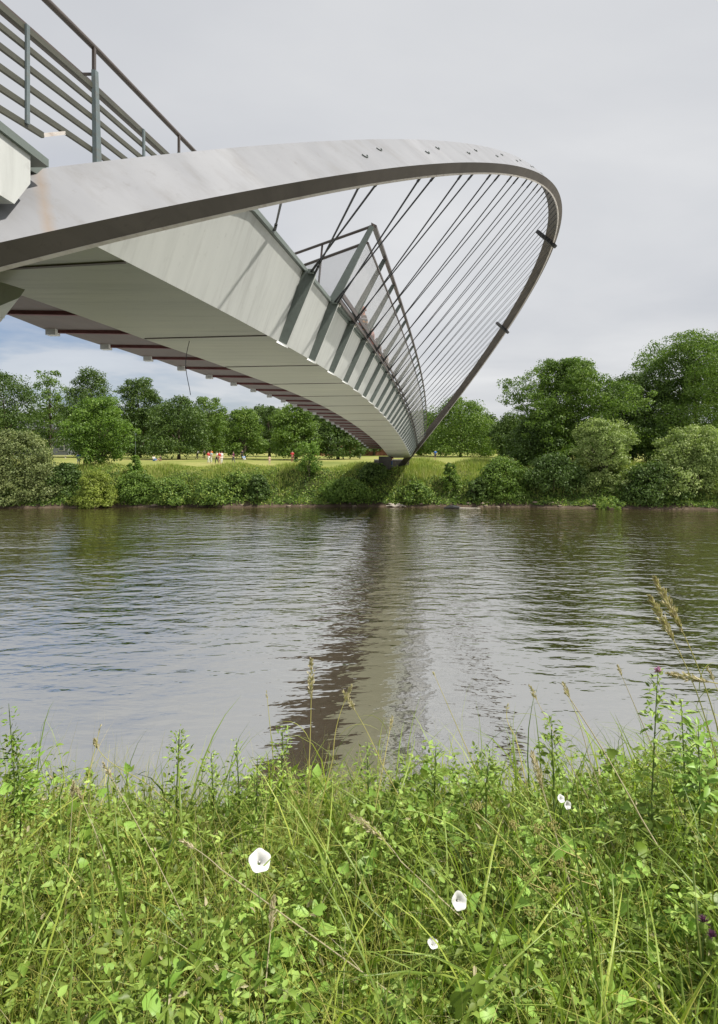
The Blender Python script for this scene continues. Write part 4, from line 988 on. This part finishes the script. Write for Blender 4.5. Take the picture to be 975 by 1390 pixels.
def umbel_plant(label, base, heads, D, seed=0):
    rng = np.random.default_rng(900 + seed); b = P3(*base, D); g0 = np.array([b[0], b[1], ground_z(b[0], b[1]) - .02]) if base[1] < 1290 else b
    root = empty('dried_umbel_plant', tuple(g0)); tag(root, label, 'plant', 'yellowing umbel plants on the right')
    mb = MB(); top = P3(*heads[0], D)
    main = arc(b, top, .02, 8, (1, 0, 0)); mb.tube([g0 * 0] + [p - g0 for p in main], [.003] + [.0026 - .0002 * k for k in range(8)], 5)
    for hpx in heads[1:]:
        h = P3(*hpx, D - .03); j = main[min(6, max(1, int(7 * min(.9, max(.1, (b[2] - h[2] + .08) / (b[2] - top[2] - 1e-6))))))]
        mb.tube([j - g0, (j + h) / 2 - g0 + np.array([0, 0, -.008]), h - g0], [.0018, .0015, .001], 5)
    mb.build('stalk', G['umbel'], root)
    for hpx in heads:
        h = P3(*hpx, D - (.03 if hpx is not heads[0] else 0)) - g0; mb = MB()
        for k in range(13):
            a = rng.uniform(0, 6.28); e = rng.uniform(.2, 1); v = unit(np.array([math.cos(a) * e, math.sin(a) * e, .8])); tip = h + v * .022
            mb.tube([h, tip], .0006, 4); 
            for _ in range(3):
                w_ = tip + rng.normal(size=3) * .003; mb.tube([w_, w_ + np.array([0, 0, .004])], [.0022, .0012], 4)
        mb.build('umbel', G['umbel'], root)
umbel_plant('yellow dried umbel plant with forked stalks, left of the tiny white flower pair', (800, 1290), [(648, 1102), (700, 1128), (718, 1200), (688, 1178), (752, 1215), (720, 1245)], 1.95, 1)
umbel_plant('yellow dried umbel plant with a few heads, right below the tiny white flower pair', (815, 1215), [(752, 1128), (730, 1132), (762, 1180), (735, 1160)], 2.0, 2)

def thistle(label, px, py, D, seed):
    rng = np.random.default_rng(seed); c = P3(px, py, D); g0 = np.array([c[0], c[1] + .03, ground_z(c[0], c[1] + .03)])
    root = empty('thistle', tuple(g0)); tag(root, label, 'flower', 'purple thistle heads at the lower right')
    mb = MB(); mb.tube([g0 * 0, c - g0 + np.array([0, 0, -.03])], [.004, .0025], 6); mb.build('stem', M['stem'], root)
    mb = MB(); h = c - g0; mb.tube([h + np.array([0, 0, z_]) for z_ in (-.03, -.022, -.01, .0)], [.003, .010, .011, .007], 10)
    for k in range(60):
        v = unit(rng.normal(size=3)); s = h + np.array([0, 0, -.016]) + v * .009; mb.tube([s, s + v * .006], [.0012, .0002], 4)
    mb.build('bud', G['nettle'], root)
    mb = MB()
    for k in range(90):
        v = unit(rng.normal(size=3) * .5 + np.array([0, 0, 1.])); s = h + v * .004; mb.tube([s, s + v * rng.uniform(.010, .016)], [.0009, .0004], 4)
    mb.build('flower', G['purple'], root)
thistle('upper purple thistle head at the lower right corner of the greenery', 955, 1252, 1.75, 1)
thistle('lower faded thistle head at the lower right corner of the greenery', 966, 1272, 1.74, 2)

# ------------------------------------------------------------------ people and small things on the far bank
_cloth = {}
def cloth(col):
    if col not in _cloth: _cloth[col] = simple('fabric_%d' % len(_cloth), col, .85, .15, 9)
    return _cloth[col]
SKIN = simple('skin', (.52, .33, .24), .55, .06, 5)
SKIN2 = simple('sunburnt_skin', (.30, .11, .08), .55, .06, 5)
def skinned(name, joints, edges, mat, parent, root=0):
    me = bpy.data.meshes.new(name); me.from_pydata([j[0] for j in joints], edges, []); me.materials.append(mat)
    o = bpy.data.objects.new(name, me); COL.objects.link(o); o.parent = parent
    bm = bmesh.new(); bm.from_mesh(me); ly = bm.verts.layers.skin.verify(); bm.verts.ensure_lookup_table()
    for v, j in zip(bm.verts, joints):
        r = j[1]; v[ly].radius = (r, r) if isinstance(r, float) else r
    bm.verts[root][ly].use_root = True; bm.to_mesh(me); bm.free()
    sk = o.modifiers.new('skin', 'SKIN'); sk.use_smooth_shade = True
    o.modifiers.new('sub', 'SUBSURF').levels = 1; o.modifiers['sub'].render_levels = 1
    return o
def person(label, x, y, z, rz=0.0, h=1.7, pose='stand', shirt=(.5, .5, .5), legs=(.05, .06, .12), hair=(.06, .04, .03), shorts=False, group='people on the riverside field', stripes=None, seed=0, skin=None):
    k = h / 1.7; rng = random.Random(seed)
    root = empty('person', (x, y, z), rz); tag(root, label, 'person', group)
    J = {}
    if pose in ('stand', 'walk'):
        st = .22 if pose == 'walk' else .03
        J.update(pel=(0, 0, .93), sp=(0, 0, 1.12), ch=(0, .01, 1.32), nk=(0, .01, 1.46), hd=(0, -.01, 1.58), top=(0, 0, 1.66))
        for s, f in ((-1, 1), (1, -1)):
            n = 'lr'[s > 0]
            J['hip' + n] = (.09 * s, 0, .88); J['kn' + n] = (.10 * s, -.5 * st * f - .02, .49); J['an' + n] = (.10 * s, -st * f + .03, .09); J['to' + n] = (.11 * s, -st * f - .13, .04)
            J['sh' + n] = (.17 * s, .01, 1.39); a = st * .6 * f
            bend = rng.random() < .4
            J['el' + n] = (.25 * s, a + .02, 1.13); J['wr' + n] = (.20 * s, -.20, 1.17) if bend else (.27 * s, a * 1.6 - .06, .90); 
            J['ha' + n] = (.17 * s, -.27, 1.20) if bend else (.27 * s, a * 1.7 - .09, .80)
    else:
        b = 0.10 if pose == 'sit' else .12
        J.update(pel=(0, 0, b + .04), sp=(0, .04, b + .24), ch=(0, .05, b + .44), nk=(0, .03, b + .58), hd=(0, .0, b + .70), top=(0, .01, b + .78))
        for s in (-1, 1):
            n = 'lr'[s > 0]
            J['hip' + n] = (.09 * s, 0, b); J['kn' + n] = (.13 * s, -.38, b + .26); J['an' + n] = (.11 * s, -.62, .06); J['to' + n] = (.12 * s, -.76, .05)
            J['sh' + n] = (.17 * s, .05, b + .51); J['el' + n] = (.23 * s, -.08, b + .28); J['wr' + n] = (.15 * s, -.30, b + .30); J['ha' + n] = (.12 * s, -.38, b + .30)
    Rr = dict(pel=.125, sp=.11, ch=.14, nk=.052, hd=.092, top=.06, hip=.085, kn=.058, an=.04, to=.034, sh=.062, el=.042, wr=.028, ha=.035)
    def rad(n_, e=0.0):
        r = Rr.get(n_) or Rr[n_[:-1]]; return (r + e) * k
    E = [('pel', 'sp'), ('sp', 'ch'), ('ch', 'nk'), ('nk', 'hd'), ('hd', 'top')]
    for n in 'lr': E += [('pel', 'hip' + n), ('hip' + n, 'kn' + n), ('kn' + n, 'an' + n), ('an' + n, 'to' + n), ('ch', 'sh' + n), ('sh' + n, 'el' + n), ('el' + n, 'wr' + n), ('wr' + n, 'ha' + n)]
    def mk(name, names, ed, mat, e, rt):
        idx = {a: i for i, a in enumerate(names)}
        return skinned(name, [(tuple(c * k for c in J[a]), rad(a, e)) for a in names], [(idx[a], idx[b]) for a, b in ed if a in idx and b in idx], mat, root, idx[rt])
    mk('body', list(J), E, skin or SKIN, 0.0, 'pel')
    sm = cloth(shirt) if not stripes else stripes
    mk('shirt', ['sp', 'ch', 'shl', 'shr', 'ell', 'elr', 'pel'], E, sm, .014, 'ch')
    ln = ['pel', 'hipl', 'hipr', 'knl', 'knr'] + ([] if shorts else ['anl', 'anr'])
    mk('shorts' if shorts else 'trousers', ln, E, cloth(legs), .012, 'pel')
    mb = MB(); hd = np.array(J['hd']) * k; secs = []
    for q in range(6):
        ph = q / 5 * 1.75; rr = .104 * k * math.sin(ph + .02); secs.append([hd + np.array([math.cos(a) * rr * .92, math.sin(a) * rr + .018, .02 + .108 * k * math.cos(ph) + (.035 if math.sin(a) < -.3 and q > 3 else 0)]) for a in np.linspace(0, 2 * math.pi, 13)[:-1]])
    mb.loft(secs, cap=False); mb.build('hair', cloth(hair), root, smooth=True)
    return root
def fp(px, D): x = atx(px, D); return x, D, ground_z(x, D) + .0
def pp(label, px, D, **kw):
    x, y, z = fp(px, D); return person(label, x, y, z, **kw)
W_ = (.72, .72, .70); RED = (.55, .05, .06); BLUE = (.04, .14, .50)
pp('person in blue shirt and white shorts standing by the ash tree on the left', 107, 80, rz=.6, shirt=BLUE, legs=W_, shorts=True, seed=1)
pp('person in orange top sitting on the grass under the ash tree beside the blue shirt', 116, 80.5, pose='sit', rz=.3, shirt=(.60, .20, .06), legs=(.1, .1, .12), seed=2)
pp('person in white top far off at the left, behind the grey willow', 62, 120, pose='sit', rz=.3, shirt=W_, seed=3)
pp('left one of the pair sitting on the grass, pale top and blue trousers', 209, 104, pose='sit', rz=.9, shirt=W_, legs=(.12, .25, .5), seed=4)
pp('right one of the pair sitting on the grass, dark top', 218, 104, pose='sit', rz=-.9, shirt=(.03, .03, .04), legs=(.45, .3, .2), seed=5)
pp('person in white top and dark trousers standing, leftmost of the standing group', 268, 118, rz=.2, shirt=W_, legs=(.03, .03, .05), seed=6)
pp('person in grey top and black trousers standing second in the group', 277.5, 118, rz=-.2, shirt=(.45, .45, .47), legs=(.02, .02, .02), seed=7)
pp('person in bright orange top standing behind the red shirts', 287, 112, rz=.1, shirt=(.80, .25, .03), legs=(.10, .06, .05), seed=8)
pp('person in red top and pale trousers walking, left of the front group', 283, 92, pose='walk', rz=1.2, shirt=RED, legs=W_, seed=9)
pp('person in pale blue top close behind the left red shirt', 286.5, 93, rz=-.6, shirt=(.50, .60, .68), legs=W_, seed=10)
pp('person in white top walking in the middle of the front group', 294.5, 90, pose='walk', rz=-1.0, shirt=W_, legs=(.05, .05, .08), seed=11)
pp('person in red vest walking, right of the front group', 298, 88, pose='walk', rz=1.3, shirt=RED, legs=(.6, .35, .3), shorts=True, seed=12)
pp('person in pale top beside the right red vest', 301, 89, rz=.8, shirt=(.60, .62, .66), legs=W_, seed=13)
pp('person in maroon top and grey trousers walking alone', 317, 90, pose='walk', rz=-1.3, shirt=(.16, .03, .10), legs=(.12, .12, .15), seed=14)
pp('person in black standing near the bare tree trunk', 329, 112, rz=.3, shirt=(.03, .03, .035), legs=(.02, .02, .03), seed=15)
pp('person in blue and white sitting by the feet of the person in black', 331, 110, pose='sit', rz=.5, shirt=(.25, .45, .70), legs=W_, seed=16)
pp('child in pale pink top standing alone in the long grass', 366, 86, h=1.15, rz=.4, shirt=(.65, .45, .38), legs=(.6, .45, .38), seed=17)
pp('person in red top standing behind the sapling near the bridge', 397, 96, rz=.2, shirt=RED, legs=(.3, .1, .1), seed=18)
pp('person in red top under the trees left of the bridge foot', 466, 118, rz=.2, shirt=RED, legs=(.1, .1, .15), seed=19)
pp('person in white top under the trees left of the bridge foot', 489, 118, rz=-.2, shirt=W_, legs=(.3, .3, .35), seed=20)
pp('person in blue top and dark shorts walking on the meadow right of the arch foot', 591, 112, pose='walk', rz=0, shirt=(.02, .16, .55), legs=(.03, .04, .10), shorts=True, seed=21)
x_, y_, z_ = atx(530.5, 77), 77, 0
person('person in dark red top and blue jeans standing under the far end of the bridge', atx(531, 77.8), 77.8, ground_z(atx(531, 77.8), 77.8), rz=.1, shirt=(.14, .03, .04), legs=(.08, .15, .32), seed=22)
# on the bridge, leaning back against the steel mesh
def striped():
    m, nt, out = newmat('striped_knit')
    tc = nt.nodes.new('ShaderNodeTexCoord').outputs['Object']; sp = nt.nodes.new('ShaderNodeSeparateXYZ'); nt.links.new(tc, sp.inputs[0])
    f = mth(nt, 'FRACT', mth(nt, 'MULTIPLY', sp.outputs['Z'], 4.6))
    c = ramp(nt, f, [(.0, (.06, .035, .03)), (.22, (.06, .035, .03)), (.25, (.55, .24, .05)), (.38, (.55, .24, .05)), (.42, (.05, .035, .035)), (.66, (.05, .035, .035)), (.7, (.32, .30, .33)), (.8, (.32, .30, .33)), (.84, (.06, .035, .03))])
    c.node.color_ramp.interpolation = 'CONSTANT'
    principled(nt, out, c, .9); return m
def on_bridge(label, y, dc, **kw):
    c, z = lean(y, .43); p = PT(y, c - .20 + dc, z + .26)
    return person(label, float(p[0]), float(p[1]), float(p[2]), pose='sit', rz=-1.45, group='people leaning on the bridge parapet', **kw)
on_bridge('person in brown top with orange and grey stripes leaning back against the bridge mesh', 19.75, -.07, h=1.85, stripes=striped(), hair=(.22, .07, .05), skin=SKIN2, seed=31)
on_bridge('person in pale pink top sitting behind the bridge mesh, second along', 22.1, -.08, shirt=(.45, .22, .20), hair=(.12, .05, .04), skin=SKIN2, seed=32)
on_bridge('person in dark brown top sitting behind the bridge mesh, third along', 24.75, -.08, shirt=(.16, .08, .07), hair=(.05, .03, .03), seed=33)
on_bridge('person in light top sitting behind the bridge mesh, furthest along', 27.3, .0, shirt=(.55, .48, .44), hair=(.10, .06, .04), seed=34)

# blue cool bag beside the picnic
x, y, z = fp(102, 79.6); r_ = empty('cool_bag', (x, y, z)); tag(r_, 'small bright blue bag on the grass beside the blue-shirted person', 'bag')
mb = MB(); mb.hexa([(-.2, -.13, 0), (.2, -.13, 0), (.2, .13, 0), (-.2, .13, 0)], [(-.22, -.14, .32), (.22, -.14, .32), (.22, .14, .32), (-.22, .14, .32)]); mb.build('bag_body', cloth((.03, .25, .60)), r_)
mb = MB(); mb.tube([(-.15, 0, .32), (-.1, 0, .48), (.1, 0, .48), (.15, 0, .32)], .015, 6); mb.build('handle', cloth((.03, .25, .60)), r_)
# lamp post
x, y, z = fp(184, 112); r_ = empty('lamp_post', (x, y, z)); tag(r_, 'slim grey lamp post in front of the dark trees on the left', 'lamp post')
mb = MB(); mb.tube([(0, 0, -.2), (0, 0, .9), (0, 0, .91), (0, 0, 4.1)], [.09, .08, .05, .04], 10); mb.build('post', M['post'], r_)
mb = MB(); mb.tube([(0, 0, 4.1), (0, 0, 4.16), (0, 0, 4.4), (0, 0, 4.46)], [.05, .12, .15, .06], 12); mb.build('lantern', M['post'], r_)
# park bench, low picnic wall
x, y, z = fp(80, 124); r_ = empty('park_bench', (x, y, z)); tag(r_, 'long pale bench at the back of the field on the left', 'bench')
mb = MB(); mb.abox((-1.5, -.22, .42), (1.5, .22, .48)); mb.build('seat', M['wood'], r_)
for sx in (-1.25, 1.25):
    mb = MB(); mb.abox((sx - .05, -.2, 0), (sx + .05, .2, .418)); mb.build('leg', M['wood'], r_)
# houses glimpsed behind
M['brick'] = simple('red_brick', (.30, .13, .09), .9, .3, 1.5); M['roof'] = simple('slate_roof', (.10, .10, .115), .8, .25, 2); M['glass'] = simple('window_glass', (.05, .06, .07), .15, .1, 1); M['grey'] = simple('grey_render', (.15, .155, .17), .8, .15, 1)
def house(name, label, px, D, w, d, h, wall, nwin, rh=2.2, chim=True):
    x, y, z = fp(px, D); r_ = empty(name, (x, y, z)); tag(r_, label, 'house')
    mb = MB(); mb.abox((-w / 2, 0, -.5), (w / 2, d, h)); mb.build('wall', wall, r_)
    mb = MB(); mb.add([(-w / 2 - .3, -.35, h - .05), (w / 2 + .3, -.35, h - .05), (w / 2 + .3, d + .35, h - .05), (-w / 2 - .3, d + .35, h - .05), (-w / 2 - .3, d / 2, h + rh), (w / 2 + .3, d / 2, h + rh)], [(0, 1, 5, 4), (2, 3, 4, 5), (0, 4, 3), (1, 2, 5), (3, 2, 1, 0)]); rf = mb.build('roof', M['roof'], r_)
    if chim: mb = MB(); mb.abox((w * .2, d / 2 - .4, h + rh * .4), (w * .2 + .8, d / 2 + .4, h + rh + 1)); mb.build('chimney', wall, rf)
    for fl in range(2 if h > 4 else 1):
        for k in range(nwin):
            cx = -w / 2 + w * (k + .5) / nwin; cz = 1.0 + fl * 2.7
            mb = MB(); mb.abox((cx - .65, -.05, cz), (cx + .65, .01, cz + 1.2)); f = mb.build('window', M['lamp'], r_)
            mb = MB(); mb.abox((cx - .57, -.062, cz + .08), (cx + .57, -.052, cz + 1.12)); mb.build('pane', M['glass'], f)
house('house', 'grey rendered house half hidden by trees at the far left', 56, 158, 13, 8, 6.2, M['grey'], 4)
house('pavilion', 'low red brick building with white windows under the trees left of the bridge foot', 478, 150, 19, 7, 2.9, M['brick'], 6, 1.2, False)
# driftwood and log at the far waterline
def wl(px, off=0):
    D = 72
    for _ in range(6): D = waterline(atx(px, D)) + .35 * wob(atx(px, D) * .8, 3.0) + off
    return atx(px, D), D
x, y = wl(536, .15); r_ = empty('driftwood', (x, y, WATER)); tag(r_, 'tangle of bleached driftwood branches on the mud below the bridge', 'driftwood')
rg = random.Random(3)
for k in range(9):
    a = rg.uniform(-.5, 3.6); L_ = rg.uniform(.5, 1.5); mb = MB()
    mb.tube([(0, 0, .05), (math.cos(a) * L_ * .5, .1 * math.sin(a * 3), .12 + .25 * abs(math.sin(a))), (math.cos(a) * L_, .2 * math.sin(a * 2), .08 + .6 * L_ * max(0, math.sin(a)) * .5)], [.07, .05, .015], 6); mb.build('branch', M['wood'], r_)
x, y = wl(615, -1.3); r_ = empty('floating_log', (x, y, WATER)); tag(r_, 'dark log lying in the shallow water right of the driftwood', 'log')
mb = MB(); mb.tube([(-.95, 0, .02), (-.5, .03, .12), (0, 0, .16), (.6, -.03, .1), (1.0, 0, .0)], [.08, .17, .2, .15, .05], 10); mb.tube([(-.2, 0, .2), (-.35, -.1, .42)], [.05, .02], 6); mb.build('trunk', M['black'], r_)
mb = MB(); mb.tube([(.5, -.1, .05), (1.6, -.15, .04), (2.9, -.1, .03)], [.05, .045, .02], 6); mb.build('branch', M['wood'], r_)
M['stone'] = simple('brown_stone', (.20, .16, .12), .9, .35, 5)
# stones along the muddy edge
rg = random.Random(9)
for k in range(26):
    px = rg.choice([rg.uniform(470, 660), rg.uniform(120, 520), rg.uniform(640, 900)]); x, y = wl(px, rg.uniform(.0, .7)); s = rg.uniform(.08, .24)
    bm = bmesh.new(); bmesh.ops.create_icosphere(bm, subdivisions=2, radius=s)
    for v in bm.verts: v.co *= 1 + rg.uniform(-.16, .16); v.co.z *= .6; v.co.x *= 1.4
    me = bpy.data.meshes.new('stone'); bm.to_mesh(me); bm.free(); me.materials.append(M['stone'])
    o = bpy.data.objects.new('stone', me); COL.objects.link(o); o.location = (x, y, ground_z(x, y) + s * .3)
    tag(o, 'small stone among others scattered along the muddy far waterline', 'stone', 'stones along the muddy far waterline')

SKYS = 0.1; CLS = 10.0; SUNE = 4.8; EXPO = 0.21
CL_DARK = (.52, .535, .565); CL_MID = (.63, .638, .652); CL_LIGHT = (.75, .752, .752)

# ------------------------------------------------------------------ sky, sun, camera
SUN_EL, SUN_AZ = R(54), R(104)      # azimuth clockwise from +Y (north): from the right
world = bpy.data.worlds.new('World'); scene.world = world; world.use_nodes = True
nt = world.node_tree; nt.nodes.clear()
out = nt.nodes.new('ShaderNodeOutputWorld'); bg = nt.nodes.new('ShaderNodeBackground'); bg.inputs[1].default_value = SKYS
nt.links.new(bg.outputs[0], out.inputs[0])
sky = nt.nodes.new('ShaderNodeTexSky'); sky.sky_type = 'NISHITA'; sky.sun_disc = False
sky.sun_elevation = SUN_EL; sky.sun_rotation = SUN_AZ; sky.air_density = 1.0; sky.dust_density = 1.2
tc = nt.nodes.new('ShaderNodeTexCoord').outputs['Generated']
sp = nt.nodes.new('ShaderNodeSeparateXYZ'); nt.links.new(tc, sp.inputs[0])
# project the view direction onto a cloud layer so that bands flatten towards the horizon
zc = mth(nt, 'ADD', mth(nt, 'MAXIMUM', sp.outputs['Z'], 0.0), .10)
cx = mth(nt, 'DIVIDE', sp.outputs['X'], zc); cy = mth(nt, 'DIVIDE', sp.outputs['Y'], zc)
cmb = nt.nodes.new('ShaderNodeCombineXYZ'); nt.links.new(cx, cmb.inputs[0]); nt.links.new(cy, cmb.inputs[1])
c1 = noise(nt, .55, 6, cmb.outputs[0], .5, .3); c2 = noise(nt, .22, 3, cmb.outputs[0], .5)
# thinner cloud low in the left of the view
left = mth(nt, 'MULTIPLY', mth(nt, 'SUBTRACT', mth(nt, 'MULTIPLY', sp.outputs['X'], -1), .08), 4.0, clamp=True)
low = mth(nt, 'SUBTRACT', 1.35, mth(nt, 'MULTIPLY', sp.outputs['Z'], 3.4), clamp=True)
thin = mth(nt, 'MULTIPLY', left, low)
bright = ramp(nt, mth(nt, 'ADD', mth(nt, 'MULTIPLY', c1, .6), mth(nt, 'MULTIPLY', c2, .4)),
              [(.36, CL_DARK), (.5, CL_MID), (.62, CL_LIGHT)])
gap = mth(nt, 'MULTIPLY', thin, ramp(nt, c1, [(.42, (.95, .95, .95)), (.56, (.25, .25, .25))]))
gap = mth(nt, 'ADD', gap, .05, clamp=True)
scl = nt.nodes.new('ShaderNodeVectorMath'); scl.operation = 'SCALE'; nt.links.new(bright, scl.inputs[0]); scl.inputs['Scale'].default_value = CLS
blue = nt.nodes.new('ShaderNodeVectorMath'); blue.operation = 'SCALE'; nt.links.new(sky.outputs[0], blue.inputs[0]); blue.inputs['Scale'].default_value = .9
tint = nt.nodes.new('ShaderNodeVectorMath'); tint.operation = 'MULTIPLY'; nt.links.new(blue.outputs[0], tint.inputs[0]); tint.inputs[1].default_value = (.52, .70, .95)
nt.links.new(mixc(nt, gap, scl.outputs[0], tint.outputs[0]), bg.inputs[0])
sun = bpy.data.lights.new('sun', 'SUN'); sun.energy = SUNE; sun.angle = R(1.5); sun.color = (1.0, .95, .87)
so = bpy.data.objects.new('sun', sun); COL.objects.link(so)
dirv = Vector((math.sin(SUN_AZ) * math.cos(SUN_EL), math.cos(SUN_AZ) * math.cos(SUN_EL), math.sin(SUN_EL)))
so.rotation_euler = dirv.to_track_quat('Z', 'Y').to_euler(); so.location = (20, -20, 30)
cam = bpy.data.cameras.new('camera'); co_ = bpy.data.objects.new('camera', cam); COL.objects.link(co_)
co_.location = (0, 0, 0); co_.rotation_euler = (R(90), 0, 0)
cam.sensor_fit = 'VERTICAL'; cam.sensor_height = 24.0; cam.lens = 24.0 * 900 / 1390
cam.shift_y = -(695 - 602) / 1390; cam.clip_start = .05; cam.clip_end = 9000
scene.camera = co_
vs = scene.view_settings; vs.view_transform = 'Standard'; vs.look = 'None'; vs.exposure = EXPO; vs.gamma = 1
scene.render.engine = 'CYCLES'
scene.cycles.max_bounces = 8; scene.cycles.transparent_max_bounces = 24; scene.cycles.sample_clamp_indirect = 6
